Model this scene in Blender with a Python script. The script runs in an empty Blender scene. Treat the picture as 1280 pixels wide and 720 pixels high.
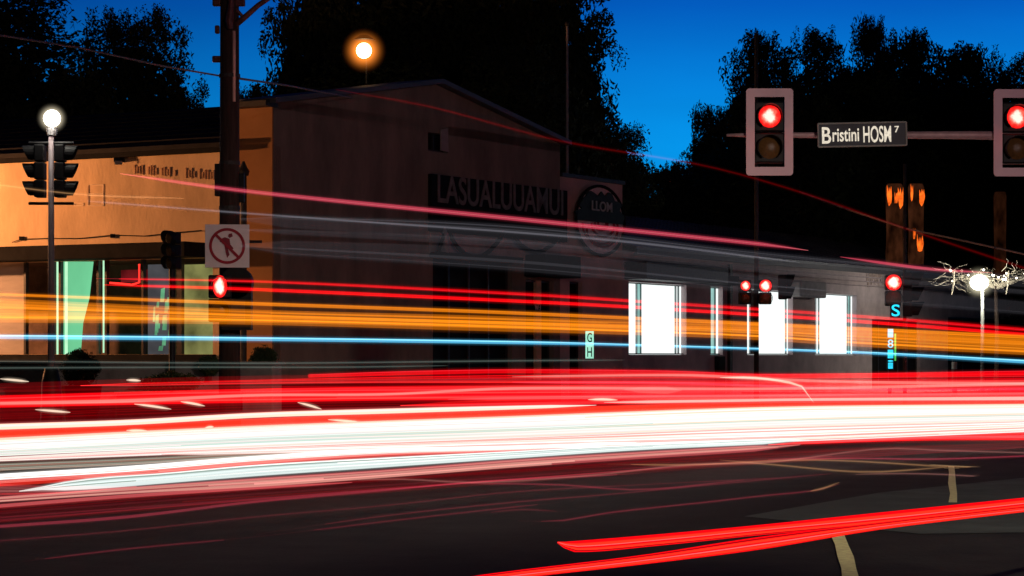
import bpy, bmesh, math, random
from mathutils import Vector, Matrix
R = math.radians
random.seed(7)
S = bpy.context.scene
COL = S.collection
F, U0, V0, CH = 3000.0, 640.0, 445.0, 1.5       # focal length in photo pixels, principal column, horizon row, eye height

# ------------------------------------------------------------------ helpers
def P(u, v, Y):
    return Vector(((u - U0) / F * Y, Y, CH + (V0 - v) / F * Y))

def tag(o, label=None, cat=None, group=None, kind=None):
    if label: o['label'] = label
    if cat: o['category'] = cat
    if group: o['group'] = group
    if kind: o['kind'] = kind
    return o

def empty(name, loc=(0, 0, 0), rz=0, label=None, cat=None, group=None):
    o = bpy.data.objects.new(name, None); COL.objects.link(o)
    o.location = loc; o.rotation_euler = (0, 0, rz)
    return tag(o, label, cat, group)

def link(name, bm, mats, parent=None, smooth=False, bevel=0):
    me = bpy.data.meshes.new(name)
    bmesh.ops.recalc_face_normals(bm, faces=bm.faces)
    bm.to_mesh(me); bm.free()
    if not isinstance(mats, (list, tuple)): mats = [mats]
    for m in mats: me.materials.append(m)
    if smooth:
        for p in me.polygons: p.use_smooth = True
    o = bpy.data.objects.new(name, me); COL.objects.link(o)
    if parent: o.parent = parent
    if bevel:
        b = o.modifiers.new('bevel', 'BEVEL'); b.width = bevel; b.segments = 2; b.limit_method = 'ANGLE'
    return o

def NB(): return bmesh.new()

def box(bm, c, s, rz=0, mi=0, M=None):
    m = Matrix.Translation(c) @ Matrix.Rotation(rz, 4, 'Z') @ Matrix.Diagonal((s[0], s[1], s[2], 1))
    if M: m = M @ m
    r = bmesh.ops.create_cube(bm, size=1, matrix=m)
    for v in r['verts']:
        for f in v.link_faces: f.material_index = mi

def tube(bm, pts, rad, n=8, mi=0, cap=True, aspect=1.0):
    """tube along pts; rad scalar or list; aspect = horizontal/vertical radius"""
    pts = [Vector(p) for p in pts]
    if not isinstance(rad, (list, tuple)): rad = [rad] * len(pts)
    rings = []
    for i, p in enumerate(pts):
        a = pts[max(i - 1, 0)]; b = pts[min(i + 1, len(pts) - 1)]
        t = (b - a).normalized()
        ref = Vector((0, 0, 1)) if abs(t.z) < .95 else Vector((1, 0, 0))
        sx = t.cross(ref).normalized(); sy = sx.cross(t).normalized()
        rings.append([bm.verts.new(p + (sx * math.cos(2 * math.pi * k / n) * aspect + sy * math.sin(2 * math.pi * k / n)) * rad[i]) for k in range(n)])
    for i in range(len(rings) - 1):
        for k in range(n):
            f = bm.faces.new((rings[i][k], rings[i][(k + 1) % n], rings[i + 1][(k + 1) % n], rings[i + 1][k])); f.material_index = mi
    if cap:
        for rg in (rings[0], rings[-1]):
            f = bm.faces.new(rg); f.material_index = mi

def prism(bm, poly, thick_vec, mi=0):
    """closed slab from a polygon (list of Vector) extruded by thick_vec"""
    tv = Vector(thick_vec)
    a = [bm.verts.new(Vector(p)) for p in poly]; b = [bm.verts.new(Vector(p) + tv) for p in poly]
    n = len(a)
    fs = [bm.faces.new(a), bm.faces.new(b[::-1])]
    for i in range(n): fs.append(bm.faces.new((a[i], b[i], b[(i + 1) % n], a[(i + 1) % n])))
    for f in fs: f.material_index = mi

def text_mesh(name, body, size, mat, M, parent=None, depth=.006, sx=1.0, space=1.0):
    cu = bpy.data.curves.new(name + '_src', 'FONT'); cu.body = body; cu.size = size
    cu.extrude = depth / 2; cu.offset = size * .012; cu.align_x = 'CENTER'; cu.align_y = 'CENTER'; cu.space_character = space
    o = bpy.data.objects.new(name + '_src', cu); COL.objects.link(o)
    dg = bpy.context.evaluated_depsgraph_get(); dg.update()
    me = bpy.data.meshes.new_from_object(o.evaluated_get(dg)); me.name = name
    bpy.data.objects.remove(o); bpy.data.curves.remove(cu)
    me.transform(M @ Matrix.Diagonal((sx, 1, 1, 1)))
    me.materials.clear(); me.materials.append(mat)
    n = bpy.data.objects.new(name, me); COL.objects.link(n)
    if parent: n.parent = parent
    return n

def fit_text(body, cx, cz, ww, hh, mt, par, y=.004, bold=.0):
    o = text_mesh('lettering', body, 1.0, mt, Matrix.Identity(4), par, .01)
    xs = [v.co.x for v in o.data.vertices]; ys = [v.co.y for v in o.data.vertices]
    for v in o.data.vertices:
        x = (v.co.x - (max(xs) + min(xs)) / 2) / (max(xs) - min(xs)) * ww + cx; z = (v.co.y - (max(ys) + min(ys)) / 2) / (max(ys) - min(ys)) * hh + cz
        v.co = (x, y - .006 if v.co.z > 0 else y, z)
    return o
def basis(origin, xdir, ydir=(0, 0, 1)):
    x = Vector(xdir).normalized(); y = Vector(ydir).normalized(); z = x.cross(y)
    return Matrix.Translation(origin) @ Matrix(((x.x, y.x, z.x, 0), (x.y, y.y, z.y, 0), (x.z, y.z, z.z, 0), (0, 0, 0, 1)))

# ------------------------------------------------------------------ materials
def mat(name, col, rough=.7, noise=.25, scale=3.0, metal=0, bump=.15, stretch=(1, 1, 1), spec=.2):
    m = bpy.data.materials.new(name); m.use_nodes = True
    nt = m.node_tree; b = nt.nodes['Principled BSDF']
    tc = nt.nodes.new('ShaderNodeTexCoord'); mp = nt.nodes.new('ShaderNodeMapping'); mp.inputs['Scale'].default_value = stretch
    nt.links.new(tc.outputs['Object'], mp.inputs[0])
    n1 = nt.nodes.new('ShaderNodeTexNoise'); n1.inputs['Scale'].default_value = scale; n1.inputs['Detail'].default_value = 8; n1.inputs['Roughness'].default_value = .65
    nt.links.new(mp.outputs[0], n1.inputs[0])
    r = nt.nodes.new('ShaderNodeValToRGB')
    r.color_ramp.elements[0].position = .3; r.color_ramp.elements[1].position = .72
    r.color_ramp.elements[0].color = (*[c * (1 - noise) for c in col], 1)
    r.color_ramp.elements[1].color = (*[min(1, c * (1 + noise)) for c in col], 1)
    nt.links.new(n1.outputs[0], r.inputs[0]); nt.links.new(r.outputs[0], b.inputs['Base Color'])
    b.inputs['Roughness'].default_value = rough; b.inputs['Metallic'].default_value = metal
    b.inputs['Specular IOR Level'].default_value = spec
    if bump:
        n2 = nt.nodes.new('ShaderNodeTexNoise'); n2.inputs['Scale'].default_value = scale * 12; n2.inputs['Detail'].default_value = 4
        nt.links.new(mp.outputs[0], n2.inputs[0])
        bp = nt.nodes.new('ShaderNodeBump'); bp.inputs['Strength'].default_value = bump; bp.inputs['Distance'].default_value = .02
        nt.links.new(n2.outputs[0], bp.inputs['Height']); nt.links.new(bp.outputs[0], b.inputs['Normal'])
    return m

def emis(name, col, s, var=0, scale=3.0, stretch=(1, 1, 1)):
    m = bpy.data.materials.new(name); m.use_nodes = True
    nt = m.node_tree; nt.nodes.clear()
    o = nt.nodes.new('ShaderNodeOutputMaterial'); e = nt.nodes.new('ShaderNodeEmission')
    e.inputs[0].default_value = (*col, 1); e.inputs[1].default_value = s
    if var:
        tc = nt.nodes.new('ShaderNodeTexCoord'); mp = nt.nodes.new('ShaderNodeMapping'); mp.inputs['Scale'].default_value = stretch
        n = nt.nodes.new('ShaderNodeTexNoise'); n.inputs['Scale'].default_value = scale; n.inputs['Detail'].default_value = 5
        mr = nt.nodes.new('ShaderNodeMapRange'); mr.inputs[1].default_value = .3; mr.inputs[2].default_value = .7
        mr.inputs[3].default_value = s * (1 - var); mr.inputs[4].default_value = s * (1 + var)
        nt.links.new(tc.outputs['Object'], mp.inputs[0]); nt.links.new(mp.outputs[0], n.inputs[0]); nt.links.new(n.outputs[0], mr.inputs[0]); nt.links.new(mr.outputs[0], e.inputs[1])
    nt.links.new(e.outputs[0], o.inputs[0])
    return m

def glow(name, col, s, sample=True):
    """thin glowing light: adds its own light and hides nothing"""
    m = emis(name, col, s); nt = m.node_tree
    e = next(n for n in nt.nodes if n.type == 'EMISSION'); o = next(n for n in nt.nodes if n.type == 'OUTPUT_MATERIAL')
    t = nt.nodes.new('ShaderNodeBsdfTransparent'); a = nt.nodes.new('ShaderNodeAddShader')
    nt.links.new(e.outputs[0], a.inputs[0]); nt.links.new(t.outputs[0], a.inputs[1]); nt.links.new(a.outputs[0], o.inputs[0])
    m.cycles.emission_sampling = 'AUTO' if sample else 'NONE'
    return m

M_ = {}
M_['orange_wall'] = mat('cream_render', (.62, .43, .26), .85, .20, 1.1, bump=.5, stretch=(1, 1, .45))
M_['brown_wall'] = mat('brown_render', (.235, .195, .155), .9, .34, .9, bump=.4, stretch=(1, 1, .4))
M_['grey_wall'] = mat('grey_render', (.52, .42, .43), .85, .28, .9, bump=.3)
M_['pink_wall'] = mat('pinkish_render', (.56, .43, .39), .85, .28, .7, bump=.3)
M_['roof'] = mat('roof_metal', (.10, .095, .10), .5, .35, 2.0, bump=.2, stretch=(1, .2, 4))
M_['trim'] = mat('dark_trim', (.016, .015, .016), .8, .3, 4, spec=.04)
M_['black'] = mat('black_plastic', (.008, .008, .009), .5, .3, 8)
M_['steel'] = mat('galvanised_steel', (.34, .33, .34), .45, .25, 10, metal=.6)
M_['darksteel'] = mat('weathered_dark_steel', (.05, .045, .045), .6, .3, 10, metal=.2)
M_['wood'] = mat('creosoted_wood', (.05, .028, .024), .85, .45, 3, stretch=(8, 8, .6), bump=.6)
M_['plate'] = mat('signal_backplate', (.78, .56, .62), .6, .06, 3, bump=.05)
M_['sign_white'] = mat('sign_white', (.72, .66, .69), .55, .07, 5, bump=.03)
M_['sign_red'] = mat('sign_red', (.30, .012, .03), .5, .15, 5, bump=.03)
M_['sign_dark'] = mat('sign_dark_blue', (.012, .02, .035), .45, .5, 4, bump=.03)
M_['sign_grey'] = mat('sign_edge_grey', (.30, .32, .30), .5, .15, 5, bump=.03)
M_['letter'] = mat('sign_letter_cream', (.95, .88, .76), .5, .1, 20, bump=.03)
M_['letter_dim'] = mat('old_letter_grey', (.20, .175, .155), .7, .4, 4)
M_['green_dark'] = mat('painted_dark_green', (.02, .035, .022), .7, .4, 5)
M_['leaf'] = mat('leaf', (.035, .045, .022), .7, .45, .8, bump=0)
M_['bush'] = mat('bush_leaf', (.04, .06, .025), .7, .45, 2, bump=0)
M_['bark'] = mat('bark', (.05, .035, .028), .9, .4, 2, stretch=(6, 6, 1), bump=.6)
M_['concrete'] = mat('concrete', (.30, .28, .27), .85, .25, 1.2, bump=.3)
M_['planter'] = mat('planter_concrete', (.26, .23, .22), .85, .3, 1.5, bump=.3)
M_['glass'] = mat('dark_window_glass', (.015, .013, .012), .6, .2, 1, bump=0, spec=.03)
M_['interior'] = mat('shop_interior', (.12, .075, .06), .8, .5, 1.5)
M_['panel_grey'] = mat('blind_grey', (.34, .30, .29), .8, .15, 1.0, stretch=(1, 1, 5), bump=.1)
M_['frame'] = mat('window_frame', (.05, .045, .045), .4, .2, 6)
M_['frame_pale'] = mat('pale_window_frame', (.35, .42, .42), .4, .2, 6)
M_['paint_line'] = mat('worn_cream_paint', (.88, .74, .40), .6, .3, 14, bump=.1)
M_['twig'] = mat('pale_bare_bark', (.55, .50, .40), .8, .2, 6)
M_['amber_off'] = mat('amber_lens_unlit', (.12, .06, .02), .3, .3, 20, bump=.1)
M_['cable'] = mat('black_cable', (.02, .02, .02), .6, .2, 5, bump=0)

# ground materials
def ground_mat(name, c0, c1, rough):
    m = mat(name, c0, rough, .35, 1.5, bump=.5, spec=.08)
    nt = m.node_tree; b = nt.nodes['Principled BSDF']
    src = b.inputs['Base Color'].links[0].from_socket
    tc = next(n for n in nt.nodes if n.type == 'TEX_COORD')
    v = nt.nodes.new('ShaderNodeTexNoise'); v.inputs['Scale'].default_value = 160; v.inputs['Detail'].default_value = 2
    v2 = nt.nodes.new('ShaderNodeTexNoise'); v2.inputs['Scale'].default_value = .12; v2.inputs['Detail'].default_value = 6
    nt.links.new(tc.outputs['Object'], v.inputs[0]); nt.links.new(tc.outputs['Object'], v2.inputs[0])
    mx = nt.nodes.new('ShaderNodeMix'); mx.data_type = 'RGBA'; mx.inputs[7].default_value = (*c1, 1)
    mr = nt.nodes.new('ShaderNodeMapRange'); mr.inputs[1].default_value = .42; mr.inputs[2].default_value = .6; mr.inputs[4].default_value = .7
    nt.links.new(v2.outputs[0], mr.inputs[0]); nt.links.new(mr.outputs[0], mx.inputs[0]); nt.links.new(src, mx.inputs[6])
    mx2 = nt.nodes.new('ShaderNodeMix'); mx2.data_type = 'RGBA'; mx2.blend_type = 'MULTIPLY'; mx2.inputs[0].default_value = .5
    nt.links.new(mx.outputs[2], mx2.inputs[6]); nt.links.new(v.outputs[0], mx2.inputs[7]); nt.links.new(mx2.outputs[2], b.inputs['Base Color'])
    return m
M_['asphalt'] = ground_mat('asphalt', (.036, .031, .030), (.019, .017, .017), .8)
M_['asphalt_new'] = ground_mat('paler_asphalt_patch', (.105, .118, .125), (.08, .09, .095), .8)
M_['earth'] = ground_mat('dark_earth', (.05, .045, .04), (.035, .035, .03), .9)

RED = emis('red_lamp', (1, .015, .012), 1.6); HOT = emis('red_lamp_core', (1, .42, .30), 3.2)
ORG = emis('orange_lamp', (1, .28, .015), 3.0); ORGHOT = emis('sodium_lamp_core', (1, .82, .42), 9)
WHT = emis('white_lamp', (1, .93, .76), 12)

# ------------------------------------------------------------------ street geometry
DR = Vector((.4950, .8689, 0)); NR = Vector((.8689, -.4950, 0))      # far street runs along DR; its facades face NR
CC = Vector((-5.96, 60.0, 0))                                        # the corner of the gabled building
EL = Vector((-.8689, .4950, 0)); NL = Vector((-.4950, -.8689, 0))    # the left facade runs along EL and faces NL

def fs(u, o=0):                 # distance along the street facade plane (offset o outwards) seen at column u
    a = (u - U0) / F; q = CC + NR * o
    return (a * q.y - q.x) / (DR.x - a * DR.y)
def FP(u, v, o=0):
    s = fs(u, o); p = CC + NR * o + DR * s
    return Vector((p.x, p.y, CH + (V0 - v) / F * p.y))
def fl(u, o=0):
    a = (u - U0) / F; q = CC + NL * o
    return (a * q.y - q.x) / (EL.x - a * EL.y)
def LP(u, v, o=0):
    t = fl(u, o); p = CC + NL * o + EL * t
    return Vector((p.x, p.y, CH + (V0 - v) / F * p.y))
def quadF(u0, v0, u1, v1, o=0, fn=FP):     # upright rectangle on a facade, from two opposite corners of its left and right side
    a = fn(u0, v0, o); b = fn(u1, v1, o)
    zt = a.z
    zb = b.z
    return [Vector((a.x, a.y, zt)), Vector((b.x, b.y, zt)), Vector((b.x, b.y, zb)), Vector((a.x, a.y, zb))]
ANG_R = math.atan2(DR.y, DR.x)

# ------------------------------------------------------------------ setting
bm = NB(); 
for p in [(-1500, -300), (1500, -300), (1500, 2500), (-1500, 2500)]: bm.verts.new((p[0], p[1], -.01))
bm.faces.new(bm.verts); tag(link('ground', bm, M_['earth']), kind='structure')
def strip(name, m, poly, z, kind='structure'):
    bm = NB(); bm.faces.new([bm.verts.new((p[0], p[1], z)) for p in poly]); return tag(link(name, bm, m), kind=kind)
def RP(s, o): p = CC + DR * s + NR * o; return (p.x, p.y)
strip('road', M_['asphalt'], [RP(-90, 4), RP(400, 4), RP(400, 75), RP(-90, 75)], 0.0)
strip('side_road', M_['asphalt'], [(-120, 30), (RP(-8, 4)), (RP(-8.5, 4)[0] - .01, RP(-8.5, 4)[1]), (-130, 90)][:0] or [RP(-8, -100), RP(-8, 4), RP(-90, 4), RP(-90, -100)], 0.0)
strip('road_patch', M_['asphalt_new'], [(p.x, p.y) for p in [P(930, 646, 22.4), P(1100, 616, 26.3), P(1500, 575, 34.6), P(1700, 660, 20.9), P(1150, 668, 20.2)]], .004)
# pavements: real slabs with a kerb
def slab(name, m, poly, z0, z1):
    bm = NB(); prism(bm, [Vector((p[0], p[1], z0)) for p in poly], (0, 0, z1 - z0)); return tag(link(name, bm, m), kind='structure')
slab('pavement', M_['concrete'], [RP(-6, 3.7), RP(250, 3.7), RP(250, -.2), RP(0, -.2), tuple((CC + EL * 60)[:2]), tuple((CC + EL * 60 + NL * 5)[:2]), tuple((CC + NL * 6)[:2])], -.05, .13)
slab('kerb', M_['planter'], [RP(-6, 3.7), RP(250, 3.7), RP(250, 3.9), RP(-6.1, 3.9)], -.05, .14)

# painted lane dashes, curving through the junction
def ground_pt(u, v): return P(u, v, CH * F / (v - V0))
def dash(pts, w):
    bm = NB(); L = []; Rr = []
    g = [ground_pt(*p) for p in pts]
    for i, p in enumerate(g):
        t = (g[min(i + 1, len(g) - 1)] - g[max(i - 1, 0)]).normalized(); n = Vector((t.y, -t.x, 0))
        j = random.uniform(.85, 1.15)
        L.append(bm.verts.new((p.x - n.x * w / 2 * j, p.y - n.y * w / 2 * j, .009))); Rr.append(bm.verts.new((p.x + n.x * w / 2 * j, p.y + n.y * w / 2 * j, .009)))
    for i in range(len(g) - 1): bm.faces.new((L[i], L[i + 1], Rr[i + 1], Rr[i]))
    return tag(link('road_marking', bm, M_['paint_line']), kind='structure')
dash([(1189, 583), (1190, 592), (1190, 605), (1192, 618), (1191, 629)], .085)
dash([(1046, 668), (1052, 682), (1057, 697), (1061, 712), (1064, 728), (1070, 760)], .12)
dash([(1186, 583.4), (1197, 583)], .9)
dash([(1180, 586), (1199, 586)], .12)

# world
w = bpy.data.worlds.new('World'); S.world = w; w.use_nodes = True
nt = w.node_tree; bg = nt.nodes['Background']
tc = nt.nodes.new('ShaderNodeTexCoord'); sp = nt.nodes.new('ShaderNodeSeparateXYZ'); nt.links.new(tc.outputs['Generated'], sp.inputs[0])
rp = nt.nodes.new('ShaderNodeValToRGB'); cr = rp.color_ramp
cr.elements[0].position = 0.0; cr.elements[0].color = (.001, .34, .86, 1)
cr.elements[1].position = 1.0; cr.elements[1].color = (0, .0006, .003, 1)
for pos, c in [(.085, (.001, .30, .82)), (.115, (.0008, .21, .70)), (.145, (.0004, .105, .52)), (.20, (.0003, .03, .20)), (.35, (.0001, .006, .045))]:
    e = cr.elements.new(pos); e.color = (*c, 1)
nt.links.new(sp.outputs['Z'], rp.inputs[0])
# the afterglow lies ahead of the viewer; behind, the sky is already night
mr = nt.nodes.new('ShaderNodeMapRange'); mr.interpolation_type = 'SMOOTHSTEP'
mr.inputs[1].default_value = .1; mr.inputs[2].default_value = .93; mr.inputs[3].default_value = .02; mr.inputs[4].default_value = 1
nt.links.new(sp.outputs['Y'], mr.inputs[0])
cl = nt.nodes.new('ShaderNodeTexNoise'); cl.inputs['Scale'].default_value = 9; cl.inputs['Detail'].default_value = 3
mpn = nt.nodes.new('ShaderNodeMapping'); mpn.inputs['Scale'].default_value = (1, 1, 5); nt.links.new(tc.outputs['Generated'], mpn.inputs[0]); nt.links.new(mpn.outputs[0], cl.inputs[0])
mc = nt.nodes.new('ShaderNodeMapRange'); mc.inputs[3].default_value = .9; mc.inputs[4].default_value = 1.1; nt.links.new(cl.outputs[0], mc.inputs[0])
ml = nt.nodes.new('ShaderNodeMath'); ml.operation = 'MULTIPLY'; nt.links.new(mr.outputs[0], ml.inputs[0]); nt.links.new(mc.outputs[0], ml.inputs[1])
mx_ = nt.nodes.new('ShaderNodeMapRange'); mx_.inputs[1].default_value = -.2; mx_.inputs[2].default_value = .07; mx_.inputs[3].default_value = .62; mx_.inputs[4].default_value = 1; nt.links.new(sp.outputs['X'], mx_.inputs[0])
ml2 = nt.nodes.new('ShaderNodeMath'); ml2.operation = 'MULTIPLY'; nt.links.new(ml.outputs[0], ml2.inputs[0]); nt.links.new(mx_.outputs[0], ml2.inputs[1]); ml = ml2
vm = nt.nodes.new('ShaderNodeVectorMath'); vm.operation = 'SCALE'; nt.links.new(rp.outputs[0], vm.inputs[0]); nt.links.new(ml.outputs[0], vm.inputs['Scale'])
sky = nt.nodes.new('ShaderNodeTexSky'); sky.sky_type = 'NISHITA'; sky.sun_disc = False; sky.sun_elevation = R(-4); sky.sun_rotation = R(10)
vs = nt.nodes.new('ShaderNodeVectorMath'); vs.operation = 'SCALE'; vs.inputs['Scale'].default_value = .003; nt.links.new(sky.outputs[0], vs.inputs[0])
va = nt.nodes.new('ShaderNodeVectorMath'); va.operation = 'ADD'; nt.links.new(vm.outputs[0], va.inputs[0]); nt.links.new(vs.outputs[0], va.inputs[1])
nt.links.new(va.outputs[0], bg.inputs[0]); bg.inputs[1].default_value = 1.0

# ------------------------------------------------------------------ left shop building
def wall_with_openings(name, fn_pt, a0, a1, z0, z1, holes, m, parent, thick=.3, back=None):
    """slab wall made of pieces round rectangular openings; fn_pt(s) -> base point on the plane; holes (s0,s1,z0,z1)"""
    bm = NB()
    xs = sorted({a0, a1} | {h[0] for h in holes} | {h[1] for h in holes}); zs = sorted({z0, z1} | {h[2] for h in holes} | {h[3] for h in holes})
    nb = -back * thick
    for i in range(len(xs) - 1):
        for j in range(len(zs) - 1):
            xm, zm = (xs[i] + xs[i + 1]) / 2, (zs[j] + zs[j + 1]) / 2
            if any(h[0] < xm < h[1] and h[2] < zm < h[3] for h in holes): continue
            p, q = fn_pt(xs[i]), fn_pt(xs[i + 1])
            prism(bm, [Vector((p.x, p.y, zs[j])), Vector((q.x, q.y, zs[j])), Vector((q.x, q.y, zs[j + 1])), Vector((p.x, p.y, zs[j + 1]))], nb)
    bmesh.ops.remove_doubles(bm, verts=bm.verts, dist=.001)
    return link(name, bm, m, parent)

def plane_box(name, fn, s0, s1, z0, z1, o0, o1, N, m, parent=None, bevel=0):
    p = fn(s0); q = fn(s1); bm = NB()
    poly = [Vector((p.x, p.y, z0)), Vector((q.x, q.y, z0)), Vector((q.x, q.y, z1)), Vector((p.x, p.y, z1))]
    prism(bm, [v + N * o0 for v in poly], N * (o1 - o0))
    return link(name, bm, m, parent, bevel=bevel)

SL = lambda t: CC + EL * t
SR = lambda s: CC + DR * s
def lz(u, v, o=0): return LP(u, v, o).z
def rz_(u, v, o=0): return FP(u, v, o).z

b1 = empty('shop_building', CC + EL * 5, label='orange lit rendered shop building with dark metal roof and mint lit windows', cat='shop building')
b1.matrix_world = Matrix.Identity(4)
t1 = 24
eave = 6.75
holes = []
win = [(-6, 28), (29, 62), (64, 71), (75, 118), (122, 129), (131, 175), (177, 213), (216, 264)]
wtop, wbot = lz(100, 326), lz(100, 443)
hole = (fl(266), 16, wbot, wtop)
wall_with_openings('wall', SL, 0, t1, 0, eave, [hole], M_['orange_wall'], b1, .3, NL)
# side wall and back are closed by a simple shell
sh = NB()
box(sh, (0, 0, 0), (1, 1, 1)); bmesh.ops.delete(sh, geom=list(sh.verts), context='VERTS')
prism(sh, [SL(t1) + NL * -.3, SL(t1) + NL * -14, SL(t1 - .3) + NL * -14, SL(t1 - .3) + NL * -.3], (0, 0, eave))
prism(sh, [SL(.1) + NL * -13.7, SL(.1) + NL * -14, SL(t1 - .3) + NL * -14, SL(t1 - .3) + NL * -13.7], (0, 0, eave))
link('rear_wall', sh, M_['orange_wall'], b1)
# sloped ribbed metal roof
rb = NB()
e0, e1 = SL(1.05) + NL * .45, SL(t1 + .4) + NL * .45
rr0, rr1 = SL(1.05) + NL * -7, SL(t1 + .4) + NL * -7
bk0, bk1 = SL(1.05) + NL * -14.4, SL(t1 + .4) + NL * -14.4
zt = 8.6
prism(rb, [e0 + Vector((0, 0, eave)), e1 + Vector((0, 0, eave)), rr1 + Vector((0, 0, zt)), rr0 + Vector((0, 0, zt))], (0, 0, .12))
prism(rb, [rr0 + Vector((0, 0, zt)), rr1 + Vector((0, 0, zt)), bk1 + Vector((0, 0, eave)), bk0 + Vector((0, 0, eave))], (0, 0, .12))
for k in range(1, 9):      # overlapping roof sheets: horizontal steps
    f = k / 9
    a = e0.lerp(rr0, f); b_ = e1.lerp(rr1, f); z = eave + (zt - eave) * f + .12
    tube(rb, [a + Vector((0, 0, z)), b_ + Vector((0, 0, z))], .035, 6)
link('roof', rb, mat('dark_metal_roof', (.03, .028, .03), .8, .3, 2, spec=.05), b1)
plane_box('gutter', SL, 1.1, t1 + .3, eave - .12, eave - .003, .3, .44, NL, M_['trim'], b1)
plane_box('awning', SL, fl(258), 16.5, wtop + .003, lz(100, 308), .003, .9, NL, M_['trim'], b1, bevel=.02)
# brightly lit end pier beside the gable
pier = NB()
prism(pier, [SL(-.0) + NL * .003, SL(1.02) + NL * .003, SL(1.02) + NL * .06, SL(-.0) + NL * .06], (0, 0, 7.72))
link('end_pier', pier, mat('ochre_render', (.36, .17, .065), .85, .15, .7), b1)
plane_box('pier_cap', SL, -.06, 1.1, 7.723, 7.86, -.1, .42, NL, M_['darksteel'], b1)
# shopfront
back_t = (hole[0], hole[1])
plane_box('interior_wall', SL, back_t[0], back_t[1], wbot - .2, wtop + .2, -3.2, -3.1, NL, M_['interior'], b1)
plane_box('interior_ceiling', SL, back_t[0], back_t[1], wtop + .02, wtop + .1, -3.1, -.32, NL, M_['interior'], b1)
plane_box('interior_floor', SL, back_t[0], back_t[1], wbot - .1, wbot - .02, -3.1, -.32, NL, M_['interior'], b1)
mint = emis('mint_lit_panel', (.22, .80, .40), .78, .14, .7, (1, 1, .4)); mint2 = emis('mint_lit_edge', (.55, 1.0, .62), 1.0, .1)
teal = emis('dim_teal_light', (.05, .16, .12), .55, .7, .9); yel = emis('olive_light', (.30, .30, .10), .6, .55, 1.2)
neon = emis('red_neon_tube', (1, .03, .02), 2.0); bluedark = emis('dim_blue_grey_light', (.10, .10, .11), .6, .5, 1)
def pane(u0, u1, va, vb, m, name, o=-.22, parent=b1, th=.04, label=None):
    o_ = plane_box(name, SL, fl(u1), fl(u0), lz((u0 + u1) / 2, vb), lz((u0 + u1) / 2, va), o, o + th, NL, m, parent)
    if label: o_['label'] = label
    return o_
pane(-30, 28, 327, 443, M_['panel_grey'], 'window_blind', label='pale grey blind filling the leftmost window')
pane(65, 70.5, 327, 443, mint2, 'lit_window', label='narrow bright pane left of the mint window')
# the mint window: lit sheet with a slanting lower right edge
bm = NB(); th = NL * .03
prism(bm, [LP(76, 327, -.25), LP(117, 327, -.25), LP(112, 372, -.25), LP(104, 404, -.25), LP(101, 443, -.25), LP(76, 443, -.25)], th)
o_ = link('lit_window', bm, mint, b1); o_['label'] = 'large mint green glowing window with slanting right edge'
pane(76, 78.5, 327, 443, mint2, 'lit_edge', o=-.2); pane(123.5, 128.5, 322, 441, mint2, 'lit_window', o=-.2, label='thin pale green glowing strip')
pane(177, 211, 330, 443, bluedark, 'lit_window', o=-.3, label='dim grey blue window behind teal reflections')
pane(214, 264, 330, 443, yel, 'lit_window', o=-.3, label='dim olive green window by the utility pole')
bm = NB()
for k in range(14):
    uu = random.uniform(189, 214); vv = random.uniform(375, 440); h = random.uniform(5, 22); ww = random.uniform(1.5, 6)
    prism(bm, [LP(uu, vv - h, -.24 + k * .004), LP(uu + ww, vv - h * 1.1, -.24 + k * .004), LP(uu + ww * .8, vv, -.24 + k * .004), LP(uu - 1, vv, -.24 + k * .004)], NL * .003)
link('shop_display', bm, emis('teal_display', (.20, .62, .32), .55, .5, 2), b1)
bm = NB()
for k in range(4):
    w0 = (209.5, 214.5)
prism(bm, [LP(212, 334, -.2), LP(214, 334, -.2), LP(214, 392, -.2), LP(212, 392, -.2)], NL * .02)
link('lit_edge', bm, emis('yellow_green_edge', (.6, .8, .3), .9), b1)
bm = NB()
tube(bm, [LP(130, 353, -.6), LP(150, 354.5, -.6), LP(165, 356, -.6), LP(174, 353, -.6), LP(174, 330, -.6)], .03, 6)
link('neon_tube', bm, neon, b1)
pane(131, 173, 336, 352, emis('dim_red_panel', (.20, .012, .015), .6, .6, 1.5), 'neon_panel', o=-.7)
# mullions
bm = NB()
for u in (29, 63, 72.5, 120, 130, 176, 213.5, 222):
    t = fl(u); wd = .07 if u != 222 else .16
    p = SL(t - wd / 2); q = SL(t + wd / 2)
    prism(bm, [Vector((p.x, p.y, wbot)) + NL * -.18, Vector((q.x, q.y, wbot)) + NL * -.18, Vector((q.x, q.y, wtop)) + NL * -.18, Vector((p.x, p.y, wtop)) + NL * -.18], NL * .12)
link('window_frame', bm, M_['frame'], b1)
plane_box('window_sill', SL, hole[0] - .1, 16.1, wbot - .22, wbot - .003, -.1, .14, NL, M_['trim'], b1, bevel=.01)
# raised old lettering and small outlines on the wall
bm = NB()
for k in range(30):
    u = 168 + k * 3.4; h = random.uniform(5, 9.5) ; v = 214 + k * .25
    if random.random() < .12: continue
    prism(bm, [LP(u, v - h, .003), LP(u + random.uniform(.8, 1.6), v - h, .003), LP(u + random.uniform(.8, 1.8), v + h * .4, .003), LP(u + .2, v + h * .4, .003)], NL * .03)
link('faded_letters', bm, mat('rusty_letter_marks', (.50, .31, .18), .8, .4, 5), b1)
bm = NB()
for u0, v0, u1, v1 in [(110, 231, 129, 257), (110, 242, 129, 244), (93, 254, 104, 257)]:
    pts = [LP(u0, v0, .02), LP(u1, v0, .02), LP(u1, v1, .02), LP(u0, v1, .02), LP(u0, v0, .02)]
    for i in range(4): tube(bm, [pts[i], pts[i + 1]], .012, 5)
link('outline_logo', bm, mat('pale_outline', (.9, .68, .5), .6), b1)
cb = NB()
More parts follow.
